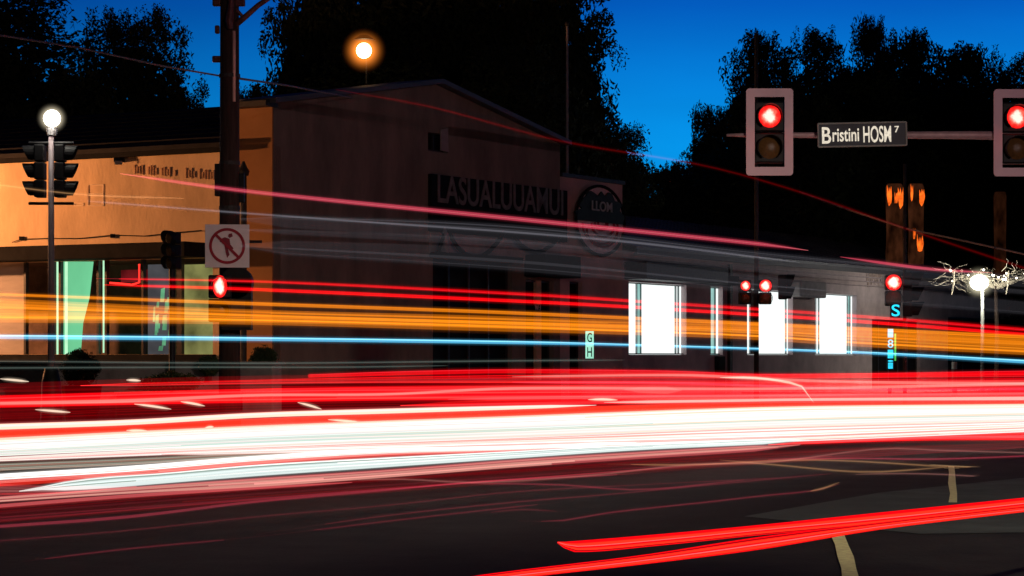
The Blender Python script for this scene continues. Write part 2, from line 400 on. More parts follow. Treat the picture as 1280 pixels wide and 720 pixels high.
pp = [LP(u, v, .05) for u, v in [(15, 303), (27, 299), (60, 298), (100, 298), (141, 294), (180, 295), (228, 290), (252, 288)]]
tube(cb, pp, .012, 5); box(cb, LP(27, 298, .05), (.12, .1, .1)); box(cb, LP(141, 295, .05), (.12, .1, .1))
link('wall_cable', cb, M_['cable'], b1)

def at_loc(o): return o

# wall-mounted floodlight box under the eave
t = empty('floodlight', LP(149, 200, .15), label='small unlit floodlight fixed under the eave of the orange wall', cat='floodlight')
bm = NB(); box(bm, (0, 0, .02), (.26, .2, .16)); box(bm, (0, .1, .14), (.05, .05, .2)); link('housing', bm, M_['black'], t, bevel=.01)
bm = NB(); box(bm, (0, -.11, -.08), (.2, .03, .1)); link('lens', bm, mat('dull_lens', (.4, .36, .3), .3), t)

# tall drain pipe with bracket on the pier
t = empty('drain_pipe', SL(.6) + NL * .45, label='dark vertical drain pipe with finial and side bracket on the bright orange pier', cat='pipe')
bm = NB(); tube(bm, [(0, 0, .1), (0, 0, 6.0)], .085, 10); link('pipe', bm, M_['darksteel'], t)
bm = NB(); tube(bm, [(0, 0, 6.0), (0, 0, 6.12), (0, 0, 6.2), (0, 0, 6.36)], [.13, .16, .1, .03], 10); link('finial', bm, M_['darksteel'], t)
bm = NB(); box(bm, (.12, -.05, 4.35), (.7, .06, .07)); link('bracket', bm, M_['darksteel'], t)

# ------------------------------------------------------------------ gabled building
b2 = empty('gabled_building', (0, 0, 0), label='dim brown gabled building with dark lettered sign band, beside the orange pier', cat='building')
sg0, sg1, sg2 = 0, fs(545), fs(700)
zL, zP, zR = 7.7, 9.05, 7.95
W = {'a': (fs(541), fs(640), 3.0, rz_(590, 326)), 'b': (fs(657), fs(692), 2.2, rz_(672, 350)), 'c': (fs(535), fs(560), rz_(547, 190), rz_(547, 155))}
hl = [(W['a'][0], W['a'][1], .8, W['a'][3]), (W['b'][0], W['b'][1], .15, W['b'][3]), (W['c'][0], W['c'][1], W['c'][2], W['c'][3]), ]
wall_with_openings('wall', SR, .003, sg2, 0, zL - .003, hl, M_['brown_wall'], b2, .3, NR)
bm = NB()
prism(bm, [SR(.003) + Vector((0, 0, zL)), SR(sg2) + Vector((0, 0, zL)), SR(sg2) + Vector((0, 0, zR)), SR(sg1) + Vector((0, 0, zP)), SR(.003) + Vector((0, 0, zL + .12))], NR * -.3)
link('gable', bm, M_['brown_wall'], b2)
bm = NB()
for (s, n0, n1) in ((.003, -.3, -1.0), (sg2 - .3, -.3, -1.0)):
    prism(bm, [SR(s) + NR * n0, SR(s) + NR * n1, SR(s + .297) + NR * n1, SR(s + .297) + NR * n0], (0, 0, zL - .003))
prism(bm, [SR(.3) + NR * -.8, SR(.3) + NR * -1.0, SR(sg2 - .3) + NR * -1.0, SR(sg2 - .3) + NR * -.8], (0, 0, zL - .003))
link('rear_wall', bm, M_['brown_wall'], b2)
bm = NB()
A = [(-.25, zL + .1), (sg1, zP + .02), (sg2 + .3, zR - .02)]
for (a, za), (b_, zb) in zip(A, A[1:]):
    prism(bm, [SR(a) + NR * .25 + Vector((0, 0, za)), SR(b_) + NR * .25 + Vector((0, 0, zb)), SR(b_) + NR * -1.25 + Vector((0, 0, zb)), SR(a) + NR * -1.25 + Vector((0, 0, za))], (0, 0, .13))
link('roof', bm, M_['roof'], b2)
def opening(s0, s1, z0, z1, N=NR, fn=SR, par=b2, rec=-.2, bars=1):
    g = plane_box('window', fn, s0 + .003, s1 - .003, z0 + .003, z1 - .003, rec - .03, rec, N, M_['glass'], par)
    bm = NB()
    for s in [s0 + .03, s1 - .03] + [s0 + (s1 - s0) * k / (bars + 1) for k in range(1, bars + 1)]:
        p = fn(s)
        box(bm, (p.x + N.x * (rec + .03), p.y + N.y * (rec + .03), (z0 + z1) / 2), (.06, .05, z1 - z0 - .02), math.atan2(N.y, N.x) + math.pi / 2)
    for z in (z0 + .035, z1 - .035):
        p = (fn(s0) + fn(s1)) / 2
        box(bm, (p.x + N.x * (rec + .034), p.y + N.y * (rec + .034), z), (s1 - s0 - .02, .05, .05), math.atan2(N.y, N.x) + math.pi / 2)
    link('frame', bm, M_['frame'], g)
opening(hl[0][0], hl[0][1], hl[0][2], hl[0][3], bars=3)
opening(hl[1][0], hl[1][1], hl[1][2], hl[1][3], bars=0)
opening(hl[2][0], hl[2][1], hl[2][2], hl[2][3], bars=1)
# shutter leaf on little upper window
bm = NB(); a, b_ = fs(552), fs(559)
prism(bm, [FP(550, 188, .02), FP(559, 190, .02), FP(558, 160, .02), FP(550, 162, .02)], NR * .05); link('shutter', bm, M_['panel_grey'], b2)
plane_box('awning_box', SR, fs(655), fs(701), rz_(678, 347), rz_(678, 320), .003, .7, NR, M_['trim'], b2, bevel=.02)
plane_box('awning_box', SR, fs(536), fs(640), rz_(590, 325), rz_(590, 319), .003, .4, NR, M_['trim'], b2, bevel=.02)
plane_box('plinth', SR, .1, sg2 - .05, .13, .78, .003, .06, NR, M_['trim'], b2)

plane_box('veil_light_band', SR, fs(536), sg2 - .05, rz_(620, 323), rz_(620, 297), .003, .05, NR, mat('veil_light_paint', (.42, .36, .33), .85, .3, 1.0), b2)  # pale band painted where the veil of light brightens the wall
# sign band
t = empty('sign_band', (0, 0, 0), label='long dark sign band with worn tall capital letters on the brown gabled facade', cat='shop sign')
s0, s1 = fs(535), fs(705)
zt_, zb_ = rz_(535, 219), rz_(535, 292)
zs = zt_
plane_box('backboard', SR, s0, s1, rz_(620, 296), rz_(620, 228), .003, .12, NR, M_['trim'], t)
hgt = rz_(620, 232) - rz_(620, 261)
p = SR((s0 + s1) / 2) + NR * .125 + Vector((0, 0, rz_(620, 246.5)))
txt = text_mesh('lettering', 'LASUALUUAMUI', hgt * 1.62, M_['letter_dim'], basis(p, DR), t, .03, 1.0)
d = [Vector(v.co) for v in txt.data.vertices]; ext = [(q - p).dot(DR) for q in d]; wd = max(ext) - min(ext); k = (s1 - s0 - .6) / wd; mid = (max(ext) + min(ext)) / 2
for v in txt.data.vertices:
    q = (v.co - p).dot(DR); v.co += DR * ((q - mid) * k - q)

# festoon cables
def fest(pts, label):
    bm = NB(); P_ = []
    for i in range(len(pts) - 1):
        (u0, v0), (u1, v1) = pts[i], pts[i + 1]
        P_.append(FP(u0, v0, .3))
    P_.append(FP(*pts[-1], .3)); tube(bm, P_, .06, 6)
    tag(link('festoon_cable', bm, M_['cable']), label, 'cable', 'cables sagging under the sign band')
fest([(548, 316), (550, 308), (553, 300), (557, 287), (561, 284), (565, 298), (572, 309), (581, 317), (592, 321), (603, 320), (613, 313), (622, 303), (631, 290)], 'black cable sagging in a loop under the left of the dark sign band')
fest([(641, 284), (643, 295), (650, 305), (659, 312), (669, 315), (680, 313), (690, 306), (700, 296)], 'black cable sagging in a loop under the right of the dark sign band')
t = empty('wall_lamp', FP(556, 297, .3), label='small unlit pale conical lamp hanging at the start of the cables', cat='lamp')
bm = NB(); tube(bm, [(0, 0, -.42), (0, 0, -.3), (0, 0, .1), (0, 0, .3)], [.12, .16, .09, .02], 10); link('lamp_shade', bm, mat('pale_lamp_shade', (.32, .30, .32), .5), t)
bm = NB(); tube(bm, [(0, 0, .3), (0, 0, .5)], .015, 6); link('stem', bm, M_['cable'], t)

# ------------------------------------------------------------------ block with oval sign
b3 = empty('corner_block', (0, 0, 0), label='low pinkish rendered block carrying the oval sign, right of the gable', cat='building')
sa, sb = fs(700) + .01, fs(778)
z3 = rz_(740, 226)
hl = [(fs(712), fs(728), .15, rz_(720, 352))]
wall_with_openings('wall', SR, sa, sb, 0, z3, hl, M_['pink_wall'], b3, .3, NR)
opening(*hl[0][:2], hl[0][2], hl[0][3], par=b3, bars=0)
bm = NB()
for s in (sb - .3,): prism(bm, [SR(s) + NR * -.3, SR(s) + NR * -12, SR(s + .3) + NR * -12, SR(s + .3) + NR * -.3], (0, 0, z3))
prism(bm, [SR(sa) + NR * -.3, SR(sa) + NR * -12, SR(sb - .3) + NR * -12, SR(sb - .3) + NR * -.3], (0, 0, .1))
for v in bm.verts[-8:]: pass
link('side_wall', bm, M_['grey_wall'], b3)
bm = NB(); prism(bm, [SR(sa) + NR * -.3 + Vector((0, 0, z3 - .3)), SR(sa) + NR * -12 + Vector((0, 0, z3 - .3)), SR(sb - .3) + NR * -12 + Vector((0, 0, z3 - .3)), SR(sb - .3) + NR * -.3 + Vector((0, 0, z3 - .3))], (0, 0, .15)); link('flat_roof', bm, M_['roof'], b3)
plane_box('coping', SR, sa, sb + .06, z3 + .003, z3 + .12, -.4, .08, NR, M_['darksteel'], b3)
plane_box('chimney', SR, fs(652), fs(697), 7.9, rz_(680, 168), -1.2, -.3, NR, M_['trim'], b2)

t = empty('oval_sign', FP(748, 276, .12), label='oval wall sign with dark green top and curling rings below, worn letters across', cat='shop sign')
bas = basis((0, 0, 0), DR)
def L3(x, y, z=0): return bas @ Vector((x, y, z))
sc = FP(748, 276).y / F      # metres per photo pixel there
kx = (fs(778) - fs(718)) / 60
bm = NB(); ring = [L3(30 * kx * math.cos(a) * .98, 43 * sc * math.sin(a) * .98) for a in [2 * math.pi * i / 40 for i in range(40)]]
prism(bm, ring, NR * .06); link('board', bm, mat('pale_pink_board', (.85, .66, .64), .7, .3, 4), t)
bm = NB(); rim = [L3(30 * kx * math.cos(a), 43 * sc * math.sin(a), .08) for a in [2 * math.pi * i / 40 for i in range(41)]]
tube(bm, rim, .05, 6, cap=False); link('rim', bm, M_['trim'], t)
bm = NB(); rr = random.Random(3)
pts = [L3(28 * kx * math.cos(a) * rr.uniform(.9, 1.22), -2 * sc + 38 * sc * math.sin(a) * rr.uniform(.85, 1.12), .07) for a in [math.pi * i / 22 for i in range(23)]]
prism(bm, pts, NR * .05); link('foliage_panel', bm, M_['green_dark'], t)
bm = NB()
for r_, cx, cy in ((22, 0, -8), (14, 3, -6), (8, 1, -4), (19, 2, -14), (5, 2, -3)):
    a0, a1 = math.pi * .95, math.pi * 2.15
    tube(bm, [L3((cx + r_ * math.cos(a)) * kx, (cy + r_ * .95 * math.sin(a)) * sc, .075) for a in [a0 + (a1 - a0) * i / 18 for i in range(19)]], .04, 6)
link('ring', bm, M_['sign_red'], t)
text_mesh('lettering', 'LLOM', 17 * sc, mat('pale_sign_letters', (.5, .52, .46), .6), Matrix.Translation(L3(0, 17 * sc, .13)) @ bas, t, .02, 1.3)

# flagpole over the block
t = empty('flagpole', FP(709, 224, -.8), label='tall thin grey pole rising from the low roof between gable and oval sign', cat='pole')
p = FP(709, 224, -.8); bm = NB(); h = (224 - 32) / F * p.y
tube(bm, [(0, 0, -.3), (0, 0, h)], [.045, .035], 8); link('shaft', bm, mat('pole_grey', (.30, .27, .27), .6), t)
bm = NB(); bmesh.ops.create_uvsphere(bm, u_segments=10, v_segments=6, radius=.08, matrix=Matrix.Translation((0, 0, h + .05))); link('finial', bm, M_['darksteel'], t)

# ------------------------------------------------------------------ long low shop row
b4 = empty('shop_row', (0, 0, 0), label='long low grey shop row with bright white windows and shallow dark roof', cat='shop building')
sc_, sd = sb + .01, 130
z4 = 4.9
WW = [(786, 858), (888, 903.5), (934, 991), (1019, 1071)]
wt, wb = rz_(820, 354), rz_(820, 443.5)
hl = [(fs(a), fs(b_), wb, wt) for a, b_ in WW] + [(fs(1185), fs(1290), .2, rz_(1230, 398)), (fs(1090), fs(1150), .2, rz_(1120, 400))]
wall_with_openings('wall', SR, sc_, sd, 0, z4, hl, M_['grey_wall'], b4, .3, NR)
bm = NB()
prism(bm, [SR(sc_) + NR * .5 + Vector((0, 0, z4 + .003)), SR(sd) + NR * .5 + Vector((0, 0, z4 + .003)), SR(sd) + NR * -5.5 + Vector((0, 0, 6.6)), SR(sc_) + NR * -5.5 + Vector((0, 0, 6.6))], (0, 0, .1))
prism(bm, [SR(sc_) + NR * -5.5 + Vector((0, 0, 6.6)), SR(sd) + NR * -5.5 + Vector((0, 0, 6.6)), SR(sd) + NR * -12 + Vector((0, 0, z4)), SR(sc_) + NR * -12 + Vector((0, 0, z4))], (0, 0, .1))
link('roof', bm, M_['roof'], b4)
bm = NB()
for s in range(int(sc_) + 1, sd, 1):
    tube(bm, [SR(s) + NR * .5 + Vector((0, 0, z4 + .11)), SR(s) + NR * -5.5 + Vector((0, 0, 6.71))], .02, 5)
link('roof_seams', bm, M_['roof'], b4)
plane_box('gutter', SR, sc_, sd, z4 - .15, z4 - .003, .4, .52, NR, M_['darksteel'], b4)
bm = NB()
for z in (4.62, 4.45, 4.28):
    p = SR(sc_ + .05) + NR * .02; q = SR(sd) + NR * .02
    tube(bm, [p + Vector((0, 0, z)), q + Vector((0, 0, z))], .028, 6)
link('wall_moulding', bm, mat('moulding_grey', (.42, .34, .36), .7), b4)
winlit = emis('white_lit_window', (.93, 1.0, .985), 1.12, .14, .35, (1, 1, .6)); winteal = emis('pale_teal_lit_glass', (.34, .62, .58), .8, .3, 1.5)
wdesc = ['widest bright white window right of the oval sign', 'narrow pale teal window with two bright edges', 'bright white window behind the far signal pole', 'bright white window furthest right']
for i, (a, b_) in enumerate(WW):
    s0, s1 = fs(a), fs(b_)
    if i == 1:
        g = plane_box('window', SR, s0 + .003, s1 - .003, wb + .003, wt - .003, -.24, -.2, NR, winteal, b4)
    else:
        g = plane_box('window', SR, s0 + .003, s1 - .003, wb + .003, wt - .003, -.24, -.2, NR, winlit, b4)
    g['label'] = wdesc[i]
    bm = NB(); L_ = s1 - s0
    fr = {0: [.20, .27, .88, .93], 1: [.3, .7], 2: [.14, .25, .93], 3: [.10, .17, .86, .92]}[i]
    for f in fr:
        p = SR(s0 + L_ * f) + NR * -.16
        box(bm, (p.x, p.y, (wt + wb) / 2), (.05, .05, wt - wb - .03), ANG_R)
    for z in (wb + .03, wt - .03):
        p = (SR(s0) + SR(s1)) / 2 + NR * -.163; box(bm, (p.x, p.y, z), (L_ - .02, .05, .04), ANG_R)
    link('frame', bm, M_['frame_pale'], g)
    if i in (0, 3):
        f0, f1 = (.20, .27) if i == 0 else (.86, .92)
        plane_box('side_pane', SR, s0 + L_ * f0, s0 + L_ * f1, wb + .01, wt - .01, -.19, -.17, NR, winteal, g)
    if i == 2:
        plane_box('side_pane', SR, s0 + L_ * .15, s0 + L_ * .25, wb + .01, wt - .01, -.19, -.17, NR, M_['interior'], g)
    if i == 1:
        for f0, f1 in ((.02, .28), (.74, .98)):
            plane_box('lit_edge', SR, s0 + L_ * f0, s0 + L_ * f1, wb + .01, wt - .01, -.19, -.17, NR, winlit, g)
for s0, s1, z0, z1 in hl[4:]: opening(s0, s1, z0, z1, par=b4, bars=4)
# awnings / shade boxes
plane_box('awning_box', SR, fs(780), fs(884), wt + .06, rz_(820, 330), .003, .8, NR, M_['darksteel'], b4, bevel=.03)
plane_box('awning_box', SR, fs(886), fs(908), wt + .06, rz_(898, 345), .003, .5, NR, M_['trim'], b4, bevel=.03)
plane_box('awning_box', SR, fs(985), fs(1018), rz_(1000, 372), rz_(1000, 352), .003, .5, NR, M_['planter'], b4, bevel=.06)
plane_box('downpipe', SR, fs(909), fs(912), .2, 4.7, .003, .12, NR, M_['darksteel'], b4)
plane_box('pier', SR, fs(893), fs(900), .2, wb - .05, .003, .2, NR, M_['trim'], b4)
bm = NB()
for k in range(26):
    u = 1083 + k * 1.1; 
    v = 345 + rr.uniform(-6, 6)
    prism(bm, [FP(u, v - rr.uniform(2, 6), .005), FP(u + rr.uniform(.4, 1), v - rr.uniform(2, 6), .005), FP(u + .8, v + rr.uniform(2, 10), .005), FP(u, v + rr.uniform(2, 10), .005)], NR * .02)
link('ghost_lettering', bm, mat('faded_letters', (.55, .42, .38), .8, .3, 5), b4)

# small lit vertical sign with letters
def small_sign(label, u, v0, v1, Y, wpx, rows, col, strength, inverse=False):
    p = P(u, (v0 + v1) / 2, Y); t = empty('lit_sign', p, label=label, cat='lit sign')
    k = Y / F; h = (v1 - v0) * k; w_ = wpx * k
    bm = NB(); box(bm, (0, .06, 0), (w_, .1, h)); link('case', bm, M_['black'], t, bevel=.01)
    e = emis('lit_letter', col, strength, .2, 6)
    if inverse:
        bm = NB(); box(bm, (0, .002, 0), (w_ * .86, .02, h * .95)); link('lit_face', bm, e, t)
    n = len(rows)
    for i, r_ in enumerate(rows):
        fit_text(r_, 0, h / 2 - h / n * (i + .5), w_ * (.5 if inverse else .86), h / n * (.66 if inverse else .82), M_['darksteel'] if inverse else e, t, y=-.014)
    return t
small_sign('small mint glowing sign of two stacked letters left of the widest white window', 737, 413, 449, 71, 12, ['G', 'H'], (.45, 1.0, .74), .85, True)
small_sign('small blue glowing letter sign under the far right red signal', 1119.5, 379, 397, 51.5, 12, ['S'], (.02, .55, .85), 1.6)
t = small_sign('narrow cyan and green glowing upright sign on the far pavement under the blue letter', 1113, 410, 462, 60, 8, ['I', '8', 'I', 'i'], (.03, .60, .85), 1.3)
bm = NB(); k = 60 / F
box(bm, (6 * k, -.01, 2 * k), (2 * k, .02, 34 * k)); link('light_strip', bm, emis('green_strip', (.10, .7, .12), .9, .5, 6), t)
bm = NB(); box(bm, (0, .1, -1.7), (.08, .08, 1.8)); link('post', bm, M_['darksteel'], t)
t = empty('wall_plaque', FP(672, 385, .03), label='tiny pale lettered plaque on the brown wall beneath the awning box', cat='sign')
bm = NB(); box(bm, (0, 0, 0), (.45, .03, .2), ANG_R); link('plate', bm, M_['trim'], t)
text_mesh('lettering', 'W:1', .22, mat('plaque_letters', (.8, .75, .7), .5), basis(NR * .02, DR), t, .01)

# ------------------------------------------------------------------ planters and bushes
def leaf_cloud(bm, c, r, n, size, rng, flat=1.0):
    for _ in range(n):
        d = Vector((rng.gauss(0, 1), rng.gauss(0, 1), rng.gauss(0, 1))).normalized()
        q = Vector(c) + Vector((d.x * r[0], d.y * r[1], d.z * r[2])) * (rng.random() ** .35)
        a = Vector((rng.gauss(0, 1), rng.gauss(0, 1), rng.gauss(0, 1))).normalized(); b_ = a.orthogonal().normalized()
        s = size * rng.uniform(.5, 1.3)
        vs_ = [bm.verts.new(q + a * s * x + b_ * s * .6 * y) for x, y in ((-1, 0), (0, -.7), (1, 0), (0, .7))]
        bm.faces.new(vs_)
rng = random.Random(11)
def bush(u, v0, v1, wpx, Y, label, flatt=1, cat='bush'):
    k = Y / F; base = P(u, v1, Y); t = empty('bush', base, label=label, cat=cat)
    h = (v1 - v0) * k; w_ = wpx * k
    bm = NB(); leaf_cloud(bm, (0, 0, h * .5), (w_ / 2 * .9, w_ / 2 * .9, h / 2 * .9), 3200, .035, rng)
    leaf_cloud(bm, (0, 0, h * .5), (w_ / 2 * 1.1, w_ / 2 * 1.1, h / 2 * 1.08), 900, .03, rng)
    for _ in range(14):
        d = Vector((rng.gauss(0, 1), rng.gauss(0, 1), abs(rng.gauss(0, 1)))).normalized()
        leaf_cloud(bm, (d.x * w_ * .43, d.y * w_ * .43, h * .5 + d.z * h * .42), (.11, .11, .09), 120, .03, rng)
    link('foliage', bm, M_['bush'], t)
    bm = NB(); tube(bm, [(0, 0, -.1), (.02, .01, h * .3), (-.03, 0, h * .6)], [.05, .04, .02], 6)
    tube(bm, [(.02, .01, h * .3), (.15, .05, h * .6)], [.03, .01], 6); link('stem', bm, M_['bark'], t)
    return t
PY = 51.0
# low planter wall on the pavement edge
pw = empty('planter_wall', P(100, 470, PY + 1), label='low grey concrete planter wall under the lit shop windows', cat='planter')
bm = NB(); zc = P(0, 456, PY + 1).z
box(bm, (0, 0, (zc - pw.location.z) - .5), (12, .35, 1.0), 0); link('wall_body', bm, M_['planter'], pw, bevel=.03)
pw.rotation_euler = (0, 0, math.atan2(-EL.y, -EL.x)); pw.location = Vector((-10.2, 54.0, pw.location.z))
bm = NB(); box(bm, (0, .0, zc - pw.location.z + .035), (12.1, .45, .07)); link('coping', bm, M_['concrete'], pw, bevel=.015)
bm = NB(); box(bm, (0, 0, zc - pw.location.z - 1.15), (12.3, .9, .3)); link('footing', bm, M_['planter'], pw, bevel=.02)

bush(100, 437, 489, 47, 49.6, 'round clipped dark bush in a pot right of the signal pole')
t = empty('plant_pot', P(102, 488, 49.6) * 1, label='dark concrete pot holding the round clipped bush', cat='plant pot')
z_ = t.location.z; bm = NB(); tube(bm, [(0, 0, -z_ + .0), (0, 0, -z_ + .2), (0, 0, 0.1)], [.28, .33, .42], 16); link('pot', bm, M_['trim'], t)
bush(213, 466, 492, 78, 51, 'wide low mounded bush in front of the planter wall')
bush(262, 446, 470, 26, 51.5, 'small dark bush against the utility pole')
bush(330, 432, 474, 34, 53, 'dark shrub right of the utility pole at the building corner')
t = empty('planter_box', P(225, 492, 51), label='dark planter box beneath the low mounded bush', cat='planter')
z_ = t.location.z; bm = NB(); box(bm, (0, 0, -z_ / 2), (2.6, .7, z_)); link('box_body', bm, M_['trim'], t, bevel=.03)
bm = NB(); box(bm, (0, 0, .03), (2.7, .8, .06)); link('box_rim', bm, M_['planter'], t, bevel=.015)

# ------------------------------------------------------------------ signals
def lens_disc(bm, c, r, n, dirv, bulge=.05, seg=18):
    d = Vector(dirv).normalized(); a = d.orthogonal().normalized(); b_ = d.cross(a)
    rings = []
    for rr_, h in ((1, 0), (.7, .55), (.35, .9)):
        rings.append([bm.verts.new(Vector(c) + d * bulge * h + (a * math.cos(2 * math.pi * k / seg) + b_ * math.sin(2 * math.pi * k / seg)) * r * rr_) for k in range(seg)])
    for i in range(2):
        for k in range(seg): bm.faces.new((rings[i][k], rings[i][(k + 1) % seg], rings[i + 1][(k + 1) % seg], rings[i + 1][k]))
    bm.faces.new(rings[2])
def visor(bm, c, r, length, seg=14, open_=.8):
    """tunnel visor along -Y; open underneath"""
    a0, a1 = -math.pi * (open_ - .5), math.pi * (open_ + .5)
    for (ra, sgn) in ((r, 1),):
        rows = []
        for k in range(seg + 1):
            a = a0 + (a1 - a0) * k / seg; L_ = length * (.72 + .28 * math.sin(a)) if length else 0
            x, z = math.cos(a), math.sin(a)
            rows.append([bm.verts.new((c[0] + x * ra, c[1], c[2] + z * ra)), bm.verts.new((c[0] + x * ra, c[1] - L_, c[2] + z * ra)),
                         bm.verts.new((c[0] + x * (ra - .008), c[1] - L_, c[2] + z * (ra - .008))), bm.verts.new((c[0] + x * (ra - .008), c[1], c[2] + z * (ra - .008)))])
        for k in range(seg):
            for j in range(3): bm.faces.new((rows[k][j], rows[k + 1][j], rows[k + 1][j + 1], rows[k][j + 1]))
LM = {}
def lens_mat(r, hot):
    """lit lens: bright bulb centre, dimmer red rim, fine prism texture"""
    key = (round(r, 3), hot)
    if key in LM: return LM[key]
    m = emis('red_lens', (1, .02, .02), 1); nt = m.node_tree; e = next(n for n in nt.nodes if n.type == 'EMISSION')
    tc = nt.nodes.new('ShaderNodeTexCoord'); ns = nt.nodes.new('ShaderNodeTexNoise'); ns.inputs['Scale'].default_value = 14
    ln = nt.nodes.new('ShaderNodeVectorMath'); ln.operation = 'LENGTH'; nt.links.new(tc.outputs['Object'], ln.inputs[0]); nt.links.new(tc.outputs['Object'], ns.inputs[0])
    ma = nt.nodes.new('ShaderNodeMath'); ma.operation = 'MULTIPLY_ADD'; ma.inputs[1].default_value = .10 * r / .16; ma.inputs[2].default_value = -.05 * r / .16; nt.links.new(ns.outputs[0], ma.inputs[0])
    ad = nt.nodes.new('ShaderNodeMath'); ad.operation = 'ADD'; nt.links.new(ln.outputs['Value'], ad.inputs[0]); nt.links.new(ma.outputs[0], ad.inputs[1])
    dv = nt.nodes.new('ShaderNodeMath'); dv.operation = 'DIVIDE'; dv.inputs[1].default_value = r; nt.links.new(ad.outputs[0], dv.inputs[0])
    rp = nt.nodes.new('ShaderNodeValToRGB'); cr = rp.color_ramp
    cr.elements[0].position = .42; cr.elements[1].position = 1.0
    cr.elements[0].color = (1, .80, .72, 1) if hot else (1, .60, .50, 1); cr.elements[1].color = (.55, .004, .004, 1)
    q = cr.elements.new(.60); q.color = (1, .42, .30, 1) if hot else (1, .12, .08, 1)
    q = cr.elements.new(.75); q.color = (1, .02, .015, 1)
    nt.links.new(dv.outputs[0], rp.inputs[0]); nt.links.new(rp.outputs[0], e.inputs[0]); e.inputs[1].default_value = 1.7
    LM[key] = m; return m
def signal(loc, face, label, n=3, sec=.35, lit=None, plate=None, group=None, lens_r=.14, hot=None, litm=None, vis=.24, name='traffic_signal'):
    """face: heading of the lenses, 0 = towards -Y"""
    t = empty(name, loc, face, label, 'traffic signal', group)
    h = n * sec
    bm = NB()
    for i in range(n): box(bm, (0, .11, h / 2 - sec * (i + .5)), (sec * .97, .2, sec - .012))
    link('housing', bm, M_['black'], t, bevel=.025)
    for i in range(n):
        z = h / 2 - sec * (i + .5)
        bm = NB(); visor(bm, (0, .012, z), lens_r + .018, vis); link('visor', bm, M_['black'], t, smooth=False)
        bm = NB(); lens_disc(bm, (0, 0, 0), lens_r, 16, (0, -1, 0))
        o = link('lens', bm, lens_mat(lens_r, hot) if lit == i else M_['amber_off'], t, smooth=True)
        o.location = (0, .004, z)
        if lit == i:
            o['label'] = 'lit red lens'
            ld = bpy.data.lights.new('lens_light', 'POINT'); ld.color = (1, .04, .03); ld.energy = 1.6 * (lens_r / .16) ** 2; ld.shadow_soft_size = .08
            lo = bpy.data.objects.new('lens_light', ld); COL.objects.link(lo); lo.parent = t; lo.location = (0, -.16, z)
    if plate:
        pw_, ph, bd = plate
        bm = NB()
        r_ = .05; out = []
        for cx, cz, a0 in ((pw_ / 2 - r_, ph / 2 - r_, 0), (-pw_ / 2 + r_, ph / 2 - r_, 90), (-pw_ / 2 + r_, -ph / 2 + r_, 180), (pw_ / 2 - r_, -ph / 2 + r_, 270)):
            for k in range(6):
                a = R(a0 + 18 * k); out.append((cx + r_ * math.cos(a), cz + r_ * math.sin(a)))
        iw, ih = pw_ / 2 - bd, ph / 2 - bd
        inn = [];
        for (x, z) in out: inn.append((max(-iw, min(iw, x * 10)), max(-ih, min(ih, z * 10))) )
        for y0 in (0.0,):
            ov = [bm.verts.new((x, -.012, z)) for x, z in out]; iv = [bm.verts.new((x, -.012, z)) for x, z in inn]
            ob = [bm.verts.new((x, .012, z)) for x, z in out]; ib = [bm.verts.new((x, .012, z)) for x, z in inn]
            m_ = len(out)
            for k in range(m_):
                q = (k + 1) % m_
                for quad in ((ov[k], ov[q], iv[q], iv[k]), (ob[k], ob[q], ib[q], ib[k]), (ov[k], ov[q], ob[q], ob[k]), (iv[k], iv[q], ib[q], ib[k])):
                    try: bm.faces.new(quad)
                    except Exception: pass
        bmesh.ops.remove_doubles(bm, verts=bm.verts, dist=.0005)
        link('backplate', bm, M_['plate'], t)
    return t
MY = 35.0
kM = MY / F
g_m = 'signals on the mast arm'
for u, lab in ((962, 'red lit traffic signal with pale backplate, left of the street name sign'), (1271.5, 'red lit traffic signal with pale backplate cut by the right photo edge')):
    signal(P(u, 165 if u < 1000 else 166, MY), 0, lab, n=2, sec=.455, lit=0, plate=(.685, 1.27, .125), group=g_m, lens_r=.165, vis=.2)
# mast arm
t = empty('mast_arm', P(1420, 520, MY) * 1, label='long horizontal steel mast arm across the sky carrying signals and street sign', cat='mast arm')
base = Vector((P(1420, 168, MY).x, MY + .12, 0)); t.location = base
za = P(0, 168, MY).z
bm = NB(); tube(bm, [(0, 0, za - .03), (-2.5, 0, za), (P(910, 168, MY).x - base.x + .3, 0, za + .0), (P(909, 168, MY).x - base.x, 0, za)], [.085, .06, .036, .02], 12)
link('arm', bm, mat('pink_lit_steel', (.45, .32, .33), .5, .2, 8, metal=.2), t, smooth=True)
bm = NB(); tube(bm, [(0, 0, 0), (0, 0, za + 1)], [.16, .11], 14); link('pole', bm, M_['steel'], t, smooth=True)
bm = NB(); box(bm, (0, 0, .04), (.5, .5, .08)); link('base_plate', bm, M_['steel'], t)
# street sign
t = empty('street_name_sign', P(1078, 168, MY - .05), R(-.3), 'dark street name sign with pale lettering hung on the mast arm', 'street sign')
w_, h_ = 112 * kM, 31 * kM
t.rotation_euler = (0, R(-1.2), 0)
bm = NB(); box(bm, (0, .02, 0), (w_, .02, h_)); link('panel', bm, M_['sign_dark'], t, bevel=.02)
bm = NB(); 
for x0, z0, x1, z1 in ((-1, 1, 1, 1), (1, 1, 1, -1), (1, -1, -1, -1), (-1, -1, -1, 1)):
    tube(bm, [(x0 * (w_ / 2 - .012), .005, z0 * (h_ / 2 - .012)), (x1 * (w_ / 2 - .012), .005, z1 * (h_ / 2 - .012))], .013, 6)
link('border', bm, M_['sign_grey'], t)
LIT = emis('glowing_letters', (1, .88, .70), .80, .25, 30)  # letters are given emission of their own
fit_text('B', -w_ * .40, -h_ * .01, w_ * .10, h_ * .66, LIT, t)
fit_text('ristini', -w_ * .185, -h_ * .01, w_ * .295, h_ * .52, LIT, t)
